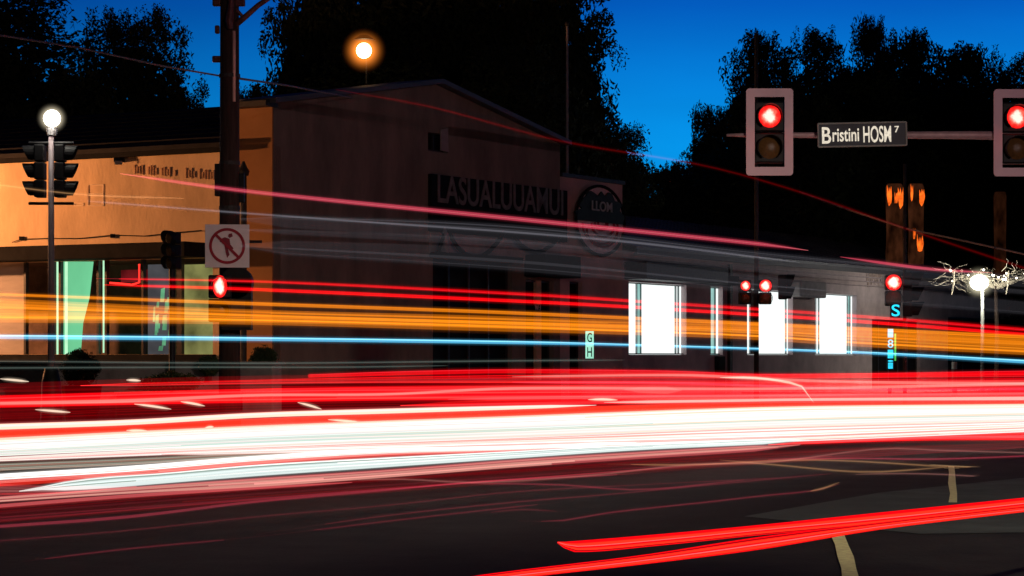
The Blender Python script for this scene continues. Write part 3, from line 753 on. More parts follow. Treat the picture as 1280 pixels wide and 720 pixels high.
fit_text('HOSM', w_ * .165, 0, w_ * .31, h_ * .66, LIT, t)
fit_text('7', w_ * .385, h_ * .18, w_ * .05, h_ * .26, LIT, t)
bm = NB()
for x in (-.35, .35): box(bm, (x, .09, 0), (.05, .12, .12))
link('bracket', bm, M_['steel'], t)

def lamp_halo(c, r, col, s_, par):
    """halo of glow added round a lamp: emissive volume, fading outward from the bulb"""
    m = bpy.data.materials.new('lamp_glow_volume'); m.use_nodes = True; nt = m.node_tree; nt.nodes.clear()
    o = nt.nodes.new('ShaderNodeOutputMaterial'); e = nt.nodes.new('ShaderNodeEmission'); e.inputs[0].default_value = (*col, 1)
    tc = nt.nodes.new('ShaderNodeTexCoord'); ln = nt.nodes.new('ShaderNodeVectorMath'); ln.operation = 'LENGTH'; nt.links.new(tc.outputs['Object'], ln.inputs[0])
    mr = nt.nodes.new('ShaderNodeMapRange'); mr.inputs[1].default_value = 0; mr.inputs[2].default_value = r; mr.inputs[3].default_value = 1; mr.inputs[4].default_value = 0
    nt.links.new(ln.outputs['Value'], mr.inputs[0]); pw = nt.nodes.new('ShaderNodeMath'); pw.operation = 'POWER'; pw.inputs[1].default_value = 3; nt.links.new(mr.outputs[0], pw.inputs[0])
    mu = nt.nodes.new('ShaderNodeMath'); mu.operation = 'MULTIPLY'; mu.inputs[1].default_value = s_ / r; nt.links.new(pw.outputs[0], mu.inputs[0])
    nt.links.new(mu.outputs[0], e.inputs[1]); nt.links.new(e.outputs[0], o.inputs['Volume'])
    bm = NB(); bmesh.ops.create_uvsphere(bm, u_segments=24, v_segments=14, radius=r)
    q = link('glow_halo', bm, m, par, smooth=True); q.location = c  # added sphere that only carries the lamp's glow
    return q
# left signal pole
Y1 = 48.0; k1 = Y1 / F
t = empty('signal_pole', (P(64, 0, Y1).x, Y1, 0), label='slim steel pole left with two black signals and a bright white lamp on top', cat='pole')
zt1 = P(0, 163, Y1).z
bm = NB(); tube(bm, [(0, 0, 0), (0, 0, zt1)], [.075, .055], 12); link('shaft', bm, mat('warm_grey_pole', (.20, .16, .17), .5, .2, 6), t, smooth=True)
bm = NB(); tube(bm, [(0, 0, 0), (0, 0, .3), (0, 0, P(0, 462, Y1).z - .25), (0, 0, P(0, 460, Y1).z)], [.24, .21, .19, .13], 14); link('base_cover', bm, M_['black'], t, smooth=True)
bm = NB(); tube(bm, [(-.45, 0, zt1 - .25), (.45, 0, zt1 - .25)], .03, 8); tube(bm, [(-.45, 0, 3.05 + 1.5), (.45, 0, 3.05 + 1.5)], .03, 8); link('bracket', bm, M_['black'], t)
g2 = 'black signals on the slim left pole'
zc1 = P(0, 214, Y1).z
sgA = signal(Vector((P(43.5, 214, Y1).x, Y1, zc1)), R(-90), 'black unlit traffic signal facing left on the slim left pole', n=3, sec=.355, group=g2, vis=.26)
sgB = signal(Vector((P(82.5, 214, Y1).x, Y1, zc1)), R(90), 'black unlit traffic signal facing right on the slim left pole', n=3, sec=.355, group=g2, vis=.26)
t = empty('street_lamp', P(65, 148, Y1), label='small brilliant white lamp on top of the slim left signal pole', cat='lamp')
bm = NB(); bmesh.ops.create_uvsphere(bm, u_segments=20, v_segments=12, radius=.17); gl = link('globe', bm, WHT, t, smooth=True)
lamp_halo(Vector((0, 0, 0)), .34, (1, .86, .60), 7, gl)
bm = NB(); tube(bm, [(0, 0, -.34), (0, 0, -.19)], [.09, .12], 12); link('neck', bm, M_['steel'], t)

# utility pole
YU = 41.0
t = empty('utility_pole', (P(287, 0, YU).x, YU, 0), label='thick dark wooden utility pole with conduit and angled arm, left of the gable', cat='utility pole')
bm = NB(); tube(bm, [(0, 0, 0), (0, 0, 4), (0, 0, 14)], [.19, .172, .14], 16); link('pole', bm, M_['wood'], t, smooth=True)
zu = lambda v: P(0, v, YU).z
bm = NB(); tube(bm, [(.09, -.13, zu(128)), (.09, -.13, zu(40))], .028, 8); link('conduit', bm, mat('pale_conduit', (.85, .5, .42), .4, .2, 6), t, smooth=True)
bm = NB(); tube(bm, [(.03, -.2, zu(38)), (.02, -.22, zu(28)), (.05, -.2, zu(5)), (.03, -.2, zu(-25))], [.05, .07, .05, .06], 10); 
rf = mat('rusty_fitting', (.12, .05, .05), .5, .4, 8, metal=.3); link('pole_fitting', bm, rf, t)
for c_, s_ in (((-.21, 0, zu(37)), (.08, .1, .14)), ((-.22, 0, zu(3)), (.14, .12, .13)), ((-.22, 0, zu(74)), (.15, .1, .11)), ((.17, -.05, zu(4)), (.2, .12, .12))):
    bm = NB(); box(bm, c_, s_); link('insulator_bracket', bm, rf, t, bevel=.02)
bm = NB(); tube(bm, [(.10, -.08, zu(32)), (.28, -.1, zu(22)), (.5, -.12, zu(8)), (.75, -.15, zu(-4)), (1.6, -.2, zu(-30))], [.06, .05, .045, .045, .04], 10)
tube(bm, [(.05, -.08, zu(8)), (.14, -.08, zu(14)), (.26, -.1, zu(24))], [.03, .03, .03], 8); link('arm', bm, mat('rusty_arm', (.16, .075, .07), .5, .4, 8, metal=.3), t, smooth=True)
for v in (97, 206, 262):
    bm = NB(); tube(bm, [(0, 0, zu(v)), (0, 0, zu(v) + .06)], .182, 16); link('band', bm, M_['darksteel'], t)
bm = NB(); box(bm, (-.2, 0, zu(225)), (.1, .14, .55)); link('junction_box', bm, M_['black'], t, bevel=.01)
bm = NB(); box(bm, (.21, 0, zu(235)), (.09, .12, .5)); link('junction_box', bm, M_['black'], t, bevel=.01)

# prohibition sign
YS = 40.5; kS = YS / F
t = empty('prohibition_sign', P(284, 307.5, YS), R(4), 'square pale sign with red barred circle over a figure, on the utility pole', 'road sign')
bm = NB(); box(bm, (0, 0, 0), (55 * kS, .012, 54 * kS)); link('panel', bm, M_['sign_white'], t, bevel=.005)
bm = NB(); ro, ri = 22.5 * kS, 19 * kS
vo = [[bm.verts.new((r_ * math.cos(a), y, r_ * math.sin(a))) for a in [2 * math.pi * i / 40 for i in range(40)]] for r_ in (ro, ri) for y in (-.018, -.009)]
for i in range(40):
    j = (i + 1) % 40
    for A_, B_ in ((0, 2), (1, 3), (0, 1), (2, 3)): bm.faces.new((vo[A_][i], vo[A_][j], vo[B_][j], vo[B_][i]))
box(bm, (0, 0, 0), (40 * kS, .008, 3.4 * kS), 0, 0, Matrix.Translation((0, -.022, 0)) @ Matrix.Rotation(R(45), 4, 'Y'))
link('prohibition_ring', bm, M_['sign_red'], t)
bm = NB()
def poly2(bm, pts, y=-.0085): prism(bm, [Vector((x * kS, y, z * kS)) for x, z in pts], (0, -.004, 0))
dk = M_['sign_red']
poly2(bm, [(2, 15), (6, 16), (7, 12), (3, 10), (1, 12)])
poly2(bm, [(-9, 8), (-3, 11), (3, 9), (4, 2), (8, -3), (6, -5), (1, 0), (1, -4), (3, -11), (0, -15), (-2, -8), (-3, -2), (-4, 4), (-9, 5)])
link('pictogram', bm, mat('pictogram_dark_red', (.20, .02, .04), .5), t)

# red signal under it, hooded
hs = signal(P(275, 373, 40.2), R(6), 'hooded signal with glowing red oval lens under the prohibition sign', n=2, sec=.40, lit=0, lens_r=.14, vis=.3, hot=True)
for ch in hs.children:
    if ch.get('label') == 'lit red lens': ch.scale = (.85, 1, 1.35)
t = empty('signal_cabinet', P(296, 372, 40.65), label='dark rounded signal housing seen side on behind the red oval lens', cat='signal box')
bm = NB(); tube(bm, [(0, -.1, .25), (0, .2, .25)], .27, 20, aspect=1); box(bm, (0, .05, -.15), (.5, .3, .8)); link('housing', bm, M_['black'], t)
bm = NB(); box(bm, (0, -.105, -.25), (.3, .02, .4)); link('door', bm, M_['darksteel'], t)
# silhouette signal beside it, against the facade
t = empty('signal_pole', (P(215, 0, 52).x, 52, 0), label='short dark pole standing before the teal lit window', cat='pole')
bm = NB(); tube(bm, [(0, 0, 0), (0, 0, P(0, 292, 52).z)], .07, 10); link('shaft', bm, M_['black'], t)
signal(P(213, 313, 51.9), R(-35), 'black signal seen from behind against the orange wall on a short pole', n=3, sec=.27, vis=.2)

# far signal poles
def far_pole(u, v0, Y, label, w=.1):
    t = empty('signal_pole', (P(u, 0, Y).x, Y, 0), label=label, cat='pole')
    bm = NB(); tube(bm, [(0, 0, 0), (0, 0, P(0, v0, Y).z)], [w, w * .7], 10); link('shaft', bm, M_['darksteel'], t, smooth=True)
    bm = NB(); tube(bm, [(0, 0, 0), (0, 0, .35)], [w * 2, w * 1.5], 10); link('base_cover', bm, M_['darksteel'], t)
    return t
far_pole(945.5, 42, 58, 'tall dark pole behind the left mast arm signal, in front of a white window', .065)
far_pole(1131, 205, 52, 'thin dark pole carrying the far right red signal', .045)
g3 = 'far signals across the junction'
k = 78 / F
signal(P(957, 365, 57.7), 0, 'far red signal on the tall dark pole before a white window', n=2, sec=.30, lit=0, group=g3, lens_r=.15, vis=.08, hot=True)
signal(P(932, 365, 57.7), R(5), 'far signal with whitish hot lens left of the tall dark pole', n=2, sec=.30, lit=0, group=g3, lens_r=.12, vis=.06, hot=True)
signal(P(984, 359, 57.7), R(80), 'far dark signal turned to the right of the tall dark pole', n=2, sec=.30, group=g3, vis=.2)
signal(P(1117, 363, 51.6), 0, 'far right red signal above the blue letter sign', n=2, sec=.34, lit=0, group=g3, lens_r=.175, vis=.08, hot=True)
signal(P(1141, 368, 51.6), R(80), 'far dark signal turned right beside the thin far pole', n=3, sec=.32, group=g3, vis=.26)
bm = NB()
for (u, v, Y) in ((957, 360, 77.7), (1117, 356, 85.6)): pass
bm.free()

# white lamp at right with bare twigs
YR = 94.0
t = empty('street_lamp', (P(1228, 0, YR).x, YR, 0), label='short street lamp with dazzling white head at the far right', cat='street lamp')
bm = NB(); zt2 = P(0, 358, YR).z; tube(bm, [(0, 0, 0), (0, 0, zt2)], [.08, .06], 10); link('pole', bm, M_['sign_grey'], t, smooth=True)
bm = NB(); bmesh.ops.create_uvsphere(bm, u_segments=18, v_segments=10, radius=.36, matrix=Matrix.Translation((-.12, 0, zt2 + .15)) @ Matrix.Diagonal((1, 1, .85, 1))); gl = link('globe', bm, WHT, t, smooth=True)
lamp_halo(Vector((-.12, 0, zt2 + .15)), .75, (1, .92, .62), 5, gl)
t = empty('bare_tree', (P(1245, 0, YR + 1.2).x, YR + 1.2, 0), label='bare twiggy pale tree lit by the far right street lamp', cat='tree')
bm = NB(); z0 = P(0, 350, YR).z
rb_ = random.Random(5)
tube(bm, [(0, 0, 0), (.05, 0, z0 * .5), (-.02, 0, z0 - .2)], [.11, .09, .06], 8); link('trunk', bm, M_['bark'], t)
bm = NB()
for j in range(46):
    x = rb_.uniform(-2.1, 2.6); z = z0 + rb_.uniform(-.1, .45); y = rb_.uniform(-.9, .6); pts = [Vector((x, y, z))]
    a = rb_.uniform(0, 6.28)
    for q in range(5):
        a += rb_.uniform(-.9, .9); pts.append(pts[-1] + Vector((math.cos(a) * .16, rb_.uniform(-.1, .1), math.sin(a) * .11)))
    tube(bm, pts, [.02, .018, .015, .012, .01, .007], 5)
for j in range(10):
    x = -2.2 + j * .5; pts = [Vector((0, 0, z0 - .3)), Vector((x * .5, 0, z0 + .1)), Vector((x, rb_.uniform(-.3, .3), z0 + rb_.uniform(0, .3)))]; tube(bm, pts, [.05, .035, .02], 5)
for x in (-1.15, 1.0): tube(bm, [(x - .6, -.5, z0 + .4), (x - .62, -.5, z0 - .1), (x - .7, -.5, z0 - .55)], [.03, .04, .02], 5)
link('branches', bm, M_['twig'], t)
bm = NB()
for j in range(16): leaf_cloud(bm, (rb_.uniform(-2, 2.4), rb_.uniform(-.7, .4), z0 + rb_.uniform(.0, .45)), (.3, .25, .15), 26, .045, rb_)
link('leaves', bm, M_['twig'], t)
for j in range(26):
    bm = NB(); bmesh.ops.create_icosphere(bm, subdivisions=1, radius=rb_.uniform(.02, .045), matrix=Matrix.Translation((rb_.uniform(-2, 2.4), -.7, z0 + rb_.uniform(-.05, .42)))); link('fairy_light', bm, WHT, t)

# orange carved columns with lit flames
def lit_column(u, v0, v1, wpx, Y, label, lit, seed):
    r_ = random.Random(seed); k = Y / F; base = P(u, v1, Y)
    t = empty('carved_column', base, label=label, cat='column', group='carved lit columns above the shop row')
    h = (v1 - v0) * k; w_ = wpx * k
    bm = NB(); n = 12
    tube(bm, [(0, 0, -.4), (0, 0, 0), (0, 0, h * .3), (0, 0, h * .6), (0, 0, h * .95), (0, 0, h)], [w_ * .46, w_ * .5, w_ * .45, w_ * .48, w_ * .5, w_ * .42], 14, aspect=1.0)
    o = link('shaft', bm, emis('carved_wood_added_glow', (1, .30, .12), .028 if lit else .014, .95, 2.4, (1, 1, .5)), t, smooth=True)  # faint patchy emission stands in for orange light on the shaft
    bm = NB()
    def flame(x, z, ww, hh):
        j = [r_.uniform(-.12, .12) for _ in range(9)]
        pts = [(x - ww * (.4 + j[0]), z + hh * .1), (x - ww * .1, z - hh * j[1]), (x + ww * (.35 + j[2]), z + hh * .1), (x + ww * .5, z + hh * .5), (x + ww * (.42 + j[3]), z + hh), (x + ww * .12, z + hh * (.7 + j[4])), (x - ww * .08, z + hh * (.95 + j[5])), (x - ww * .22, z + hh * (.6 + j[6])), (x - ww * .5, z + hh * (1.0 + j[7])), (x - ww * .52, z + hh * .5)]
        prism(bm, [Vector((px, -math.sqrt(max(.0, (w_ * .52) ** 2 - px * px * .6)) - .03, pz)) for px, pz in pts], (0, -.03, 0))
    for x, z, ww, hh in lit: flame(x * w_, z * h, ww * w_, hh * h)
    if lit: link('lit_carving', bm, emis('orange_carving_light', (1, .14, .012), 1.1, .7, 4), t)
    else: bm.free()
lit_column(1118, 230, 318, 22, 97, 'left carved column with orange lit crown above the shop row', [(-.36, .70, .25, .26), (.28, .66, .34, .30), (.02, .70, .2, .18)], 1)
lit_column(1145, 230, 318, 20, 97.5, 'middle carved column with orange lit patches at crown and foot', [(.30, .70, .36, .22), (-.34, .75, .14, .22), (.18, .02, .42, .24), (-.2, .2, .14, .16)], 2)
lit_column(1250, 240, 336, 16, 108, 'dim carved column with faint added glow furthest right above the shop row', [], 3)

# far fittings: small yellow lit thing by the road at the right, as a hydrant-like post
def bollard(u, v0, v1, Y, label):
    t = empty('bollard', (P(u, 0, Y).x, Y, 0), label=label, cat='bollard')
    h = P(0, v0, Y).z
    bm = NB(); tube(bm, [(0, 0, 0), (0, 0, .1), (0, 0, h * .8), (0, 0, h)], [.14, .1, .09, .05], 12); link('post', bm, M_['darksteel'], t, smooth=True)
    bm = NB(); tube(bm, [(0, 0, h * .55), (0, 0, h * .7)], .1, 12); link('reflective_band', bm, M_['letter'], t)
bollard(1193, 434, 0, 90, 'short bollard with pale band right of the thin far pole')

# sodium lamp seen above the gable
YO = 84.0
t = empty('street_lamp', (P(458, 0, YO).x, YO, 0), label='dark street lamp with orange sodium head glowing above the gable roof', cat='street lamp')
zo = P(0, 66, YO).z
bm = NB(); tube(bm, [(0, 0, 0), (0, 0, zo + .2), (-.02, 0, zo + .45), (-.05, -.4, zo + .5)], [.08, .035, .03, .03], 10); link('pole', bm, M_['black'], t, smooth=True)
bm = NB(); bmesh.ops.create_uvsphere(bm, u_segments=18, v_segments=10, radius=.46, matrix=Matrix.Translation((-.05, -.6, zo)) @ Matrix.Diagonal((1, 1, .9, 1)))
bm.free(); bm = NB(); bmesh.ops.create_uvsphere(bm, u_segments=18, v_segments=10, radius=.27, matrix=Matrix.Translation((-.05, -.6, zo))); g = link('bulb', bm, ORGHOT, t, smooth=True)
lamp_halo(Vector((-.05, -.6, zo)), .85, (1, .26, .03), 7, g)
bm = NB(); tube(bm, [(-.05, -.5, zo + .38), (-.05, -.5, zo + .55)], [.4, .15], 14); link('hood', bm, M_['black'], t)

# ------------------------------------------------------------------ sodium lamp left outside, unseen near-side lamp added to light signals and road
def lamp_light(name, loc, col, power, rot, size, spot=None, blend=.6):
    l = bpy.data.lights.new(name, 'SPOT' if spot else 'POINT'); l.energy = power; l.color = col; l.shadow_soft_size = size
    if spot: l.spot_size = R(spot); l.spot_blend = blend
    o = bpy.data.objects.new(name, l); COL.objects.link(o); o.location = loc; o.rotation_euler = rot
    return o
def aim(o, tgt):
    d = Vector(tgt) - Vector(o.location); o.rotation_euler = d.to_track_quat('-Z', 'Y').to_euler()
def cobra(base, h, reach, label, em):
    t = empty('street_lamp', base, label=label, cat='street lamp')
    r_ = Vector(reach)
    bm = NB(); tube(bm, [(0, 0, 0), (0, 0, h), r_ * .5 + Vector((0, 0, h + .5)), r_ + Vector((0, 0, h + .6))], [.14, .09, .05, .04], 10); link('pole', bm, M_['steel'], t, smooth=True)
    bm = NB(); box(bm, r_ + Vector((0, 0, h + .62)), (.7, .35, .14)); hd = link('head', bm, M_['steel'], t, bevel=.05)
    bm = NB(); bmesh.ops.create_uvsphere(bm, u_segments=12, v_segments=8, radius=.2, matrix=Matrix.Translation(r_ + Vector((0, 0, h + .48))) @ Matrix.Diagonal((1.2, .8, .5, 1))); link('lens', bm, em, hd, smooth=True)
    return Vector(base) + r_ + Vector((0, 0, h + .3))
pl = CC + EL * 14 + NL * 6.5
q = cobra(pl, 5.3, (0, 1.0, 0), 'sodium street lamp at the kerb before the orange shop, beyond the left edge', ORG)
l = lamp_light('sodium_light', q, (1, .42, .16), 9000, (0, 0, 0), .2, 150); aim(l, SL(9) + Vector((0, 0, 2.5)))
qn = cobra(Vector((13, 3, 0)), 8.5, (-1.2, 1, 0), 'added unseen lamp near the viewer, lighting signals and road', WHT)  # unseen lamp added to brighten signal backplates and lane dashes
l = lamp_light('added_signal_light', qn, (1, .66, .70), 6500, (0, 0, 0), .3, 36); aim(l, (5, 36, 7.0))
l = lamp_light('added_road_light', qn, (1, .86, .62), 16000, (0, 0, 0), .3, 42, 1.0); aim(l, (4.5, 24, 0))
lamp_light('pole_lamp_light', P(65, 148, Y1) + Vector((0, -.3, 0)), (1, .93, .8), 60, (0, 0, 0), .2)
lamp_light('far_lamp_light', Vector((P(1228, 0, YR).x - .12, YR - .6, zt2 + .1)), (1, .95, .8), 260, (0, 0, 0), .3)
lamp_light('gable_lamp_light', Vector((P(458, 0, YO).x, YO - 1.9, zo)), (1, .45, .12), 25, (0, 0, 0), .3)

# ------------------------------------------------------------------ wires
def wire(pts, Y, r, label, col=None):
    bm = NB(); g = []
    for i in range(len(pts) - 1):
        for j in range(6):
            f = j / 6; g.append((pts[i][0] + (pts[i + 1][0] - pts[i][0]) * f, pts[i][1] + (pts[i + 1][1] - pts[i][1]) * f))
    g.append(pts[-1])
    tube(bm, [P(u, v, Y if not isinstance(Y, tuple) else Y[0] + (Y[1] - Y[0]) * i / (len(g) - 1)) for i, (u, v) in enumerate(g)], r, 6)
    tag(link('overhead_wire', bm, col or M_['cable']), label, 'wire', 'overhead wires')
wm = mat('old_wire', (.22, .20, .22), .6, .2, 3, bump=0)
wire([(-300, -5), (-100, 22), (0, 44), (100, 60), (200, 82), (276, 95)], (30, 41), .016, 'thin wire running from the upper left to the utility pole', wm)
wire([(298, 98), (360, 107), (440, 122)], (41, 63), .022, 'thin wire from the utility pole to the gable roof', wm)
wire([(1000, 240), (1060, 262), (1130, 285), (1200, 300), (1300, 322)], (60, 50), .022, 'thin wire descending past the carved columns', wm)

# ------------------------------------------------------------------ trees
tr = random.Random(21)
def tree_master(label, seed):
    r_ = random.Random(seed)
    t = empty('tree', (0, 0, 0), label=label, cat='tree', group='dark trees behind the buildings')
    bm = NB(); tube(bm, [(0, 0, 0), (.1, .05, 3), (0, .1, 7), (.1, 0, 11)], [.38, .3, .22, .08], 9)
    for k in range(9):
        z = 3 + k * .9; a = r_.uniform(0, 6.28); L_ = r_.uniform(1.4, 2.9)
        tube(bm, [(0, 0, z), (math.cos(a) * L_ * .5, math.sin(a) * L_ * .5, z + .9), (math.cos(a) * L_, math.sin(a) * L_, z + 2)], [.14, .09, .03], 6)
    link('trunk', bm, M_['bark'], t)
    bm = NB()
    for k in range(190):               # clumps; height 14, radius about 5
        z = 1.6 + 12.0 * (k + .5) / 190
        f = (z - 1.6) / 12.4
        R_ = 3.3 * (1 - abs(2 * f - 1) ** 2.6) ** .5
        a = r_.uniform(0, 6.28); rd = R_ * (r_.random() ** .42) * r_.uniform(.78, 1.06)
        c = (math.cos(a) * rd, math.sin(a) * rd, z + r_.uniform(-.5, .5)); s = r_.uniform(.55, 1.35)
        leaf_cloud(bm, c, (s, s, s * .75), 150, .14, r_)
    for k in range(46):                # ragged outer tufts
        a = r_.uniform(0, 6.28); f = r_.uniform(.15, 1); z = 2 + 12.2 * f
        R_ = 3.7 * (1 - min(1, abs(2 * f - .98)) ** 2.6) ** .5
        s = r_.uniform(.25, .6); leaf_cloud(bm, (math.cos(a) * R_, math.sin(a) * R_, z), (s, s, s), 70, .10, r_)
    for k in range(14):                # upright top sprays
        a = r_.uniform(0, 6.28); rd = r_.uniform(0, 1.9)
        for q in range(3): leaf_cloud(bm, (math.cos(a) * rd + q * .1, math.sin(a) * rd, 13.4 + q * .38), (.28, .28, .35), 34, .09, r_)
    leaf_cloud(bm, (0, 0, 7), (2.8, 2.8, 5.7), 5200, .36, r_)
    link('crown', bm, M_['leaf'], t)
    return t
masters = [tree_master('x', 1), tree_master('x', 2), tree_master('x', 3)]
used = [False] * 3
def tree(u, vtop, Y, wpx, label, m):
    k = Y / F; H = CH + (V0 - vtop) * k; hw = wpx / 2 * k
    src = masters[m]
    if not used[m]: t = src; used[m] = True
    else:
        t = src.copy(); COL.objects.link(t)
        for ch in src.children:
            c = ch.copy(); COL.objects.link(c); c.parent = t
    t.location = (P(u, 0, Y).x, Y, 0); t.rotation_euler = (0, 0, tr.uniform(0, 6.28)); t.scale = (hw / 3.1 * (1.12 if u > 870 else 1), hw / 3.1 * (1.12 if u > 870 else 1), H / 14.3)
    t['label'] = label
TL = [
 (10, -60, 92, 190, 'black tree rising past the top at the far left edge'),
 (140, 16, 96, 120, 'broad dark tree left part of the round topped pair'),
 (198, 14, 94, 110, 'round topped dark tree just left of the blue sky gap by the utility pole'),
 (90, 100, 88, 200, 'low dark tree behind the left white lamp'),
 (228, 112, 90, 100, 'low dark tree behind the shop roof left of the utility pole'),
 (320, 110, 92, 90, 'low dark tree just right of the utility pole'),
 (400, -80, 96, 130, 'dark tree left of the orange sodium lamp'),
 (500, -90, 98, 240, 'tall black tree behind the orange sodium lamp'),
 (600, -100, 100, 240, 'tall black tree above the peak of the gable'),
 (685, -70, 96, 160, 'tall black tree left of the open blue sky'),
 (648, 60, 90, 190, 'mid height black tree behind the chimney right of the gable'),
 (735, 128, 94, 120, 'black tree stepping down right of the tall pole'),
 (780, 160, 100, 90, 'smaller black tree at the lower edge of the open sky'),
 (470, 60, 90, 230, 'mid height black tree close behind the gable roof'),
 (845, 205, 120, 60, 'low black tree at the bottom of the sky gap'),
 (888, 136, 118, 66, 'black tree on the right side of the sky gap'),
 (948, 42, 112, 92, 'tall black tree behind the left mast arm signal'),
 (1015, 40, 116, 110, 'black tree above the left end of the street name sign'),
 (1088, 26, 118, 78, 'tallest spiky black tree above the street name sign'),
 (1140, 42, 120, 110, 'black tree above the right end of the street name sign'),
 (1205, 60, 118, 110, 'black tree between street sign and right edge signal'),
 (1275, 72, 120, 100, 'black tree behind the signal at the right edge'),
 (1340, 60, 118, 120, 'dark tree beyond the right edge of the row'),
 (980, 110, 108, 170, 'lower dark tree behind the left end of the mast arm'),
 (1080, 100, 112, 190, 'lower dark tree below the street name sign'),
 (1190, 110, 114, 200, 'lower dark tree above the carved columns'),
 (1290, 120, 114, 190, 'lower dark tree at the right edge below the signal'),
 (840, 215, 108, 160, 'low dark tree behind the shop row under the sky gap'),
 (920, 190, 106, 160, 'low dark tree behind the shop row left of the tall dark pole'),
]
for i, (u, vt, Y, wp, lab) in enumerate(TL): tree(u, vt, Y, wp, lab, i % 3)
# closed belt of far wood behind everything, low on the skyline
bm = NB(); rw = random.Random(4)
for k in range(420):
    x = -60 + 150 * k / 420 + rw.uniform(-1, 1); y = 150 + rw.uniform(-6, 6)
    top = 9.5 if 9.0 < x - y * .045 < 15 else 12.5
    for j in range(4):
        leaf_cloud(bm, (x, y, rw.uniform(0, 1) * (top * .55) + j * top * .1), (1.6, 1.6, 1.6), 26, .6, rw)
tag(link('far_wood', bm, M_['leaf']), 'dark mass of far woodland behind the buildings', 'woodland', kind='stuff')

# ------------------------------------------------------------------ light trails
def depth_on(D, u):
    a = u - U0; s = a * D / (1485 - .869 * a); return D + .869 * s
WCOL = (1, .93, .88)
GM = {}
def G(kind, s, opaque=False):
    key = (kind, round(s, 3), opaque)
    if key in GM: return GM[key]
    col = {'red': (1, .002, .006), 'deep': (.75, .003, .010), 'pink': (1, .16, .17), 'salmon': (1, .42, .36), 'white': (1, .96, .92), 'cool': (.88, 1, .97), 'warm': (1, .78, .58), 'rose': (1, .09, .16),
           'orange': (1, .25, .006), 'amber': (1, .30, .015), 'cyan': (.12, .62, 1.0), 'ice': (.45, .95, 1), 'grey': (.62, .60, .70), 'gold': (1, .52, .22), 'scarlet': (1, .03, .012), 'grn': (.60, .80, .70)}[kind]
    m = emis('trail_' + kind, col, s) if opaque else glow('trail_' + kind, col, s / 2, sample=s > .25)
    GM[key] = m; return m
tj = random.Random(99)
def ipol(pts, u):
    if u <= pts[0][0]: i = 0
    elif u >= pts[-1][0]: i = len(pts) - 2
    else: i = next(k for k in range(len(pts) - 1) if pts[k][0] <= u <= pts[k + 1][0])
    a, b_ = pts[i], pts[i + 1]; f = (u - a[0]) / (b_[0] - a[0])
    if 0 <= f <= 1 and len(pts) > 2:      # gentle cubic through the neighbours
        p0 = pts[max(i - 1, 0)]; p3 = pts[min(i + 2, len(pts) - 1)]
        out = []
        for c in (1, 2):
            m1 = (b_[c] - p0[c]) / max(1e-6, (b_[0] - p0[0])) if i > 0 else (b_[c] - a[c]) / (b_[0] - a[0])
            m2 = (p3[c] - a[c]) / max(1e-6, (p3[0] - a[0])) if i < len(pts) - 2 else (b_[c] - a[c]) / (b_[0] - a[0])
            h = b_[0] - a[0]
            out.append((2 * f ** 3 - 3 * f * f + 1) * a[c] + (f ** 3 - 2 * f * f + f) * m1 * h + (-2 * f ** 3 + 3 * f * f) * b_[c] + (f ** 3 - f * f) * m2 * h)
        return out
    return [a[1] + (b_[1] - a[1]) * f, max(.5, a[2] + (b_[2] - a[2]) * f)]
def trail(label, D, pts, core, s, fil=(), open_l=True, open_r=True, opaque=False, nf=0, fr=.14, group='light trails of passing traffic', taper=True, name='light_trail', rim=1.0, halo_kind=None):  # rim scales the halo shells of glow added round the trail
    """pts (u, v, height px); a glowing track at real distance D, with fil = [(kind, strength)] thin brighter threads in it"""
    bm = NB(); u0 = pts[0][0] - (170 if open_l else 0); u1 = pts[-1][0] + (260 if open_r else 0)
    n = max(8, int((u1 - u0) / 28)); us = [u0 + (u1 - u0) * i / n for i in range(n + 1)]
    mats = [G(core, s, opaque)]; C_ = []; Rr = []
    for i, u in enumerate(us):
        v, h = ipol(pts, u); Y = depth_on(D, u); C_.append(P(u, v, Y)); rr_ = h / 2 * Y / F
        e = 1.0
        if taper and not open_l: e = min(e, ((i + .25) / 2.2))
        if taper and not open_r: e = min(e, ((n - i + .25) / 2.2))
        Rr.append(max(.002, rr_ * min(1, e)))
    tube(bm, C_, Rr, 8, 0, aspect=.6)
    if rim:  # additive shells put a soft halo of glow round the trail
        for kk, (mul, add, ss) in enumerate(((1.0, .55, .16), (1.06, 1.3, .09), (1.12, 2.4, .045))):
            mats.append(G(halo_kind or core, s * ss * rim))
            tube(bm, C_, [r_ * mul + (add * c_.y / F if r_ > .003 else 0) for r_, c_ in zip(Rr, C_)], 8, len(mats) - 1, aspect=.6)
    for k, (fk, fstr) in enumerate(list(fil)):
        mats.append(G(fk, fstr, opaque)); nn = nf or 1
        for _ in range(nn):
            off = tj.uniform(-.82, .82); th = tj.uniform(.6, 1) * fr; i0, i1 = 0, n
            if nn > 1 and tj.random() < .35: i0 = tj.randint(0, n // 2) if tj.random() < .5 else 0; i1 = tj.randint(n // 2, n)
            if i1 - i0 < 3: continue
            pp_, rr2 = [], []
            wob = tj.uniform(-.16, .16); ph = tj.uniform(0, 6)
            for i in range(i0, i1 + 1):
                R0 = Rr[i]; o_ = max(-.9, min(.9, off + wob * math.sin(ph + i * .13)))
                Y = C_[i].y
                pp_.append(C_[i] + NR * (R0 * .62 * math.sqrt(max(0, 1 - o_ * o_)) + .004 + .003 * k) + Vector((0, 0, R0 * o_)))
                rr2.append(max(R0 * th, .35 * Y / F * .5))
            tube(bm, pp_, rr2, 6, len(mats) - 1)
    o = link(name, bm, mats, smooth=True)
    return tag(o, label, 'light trail', group)

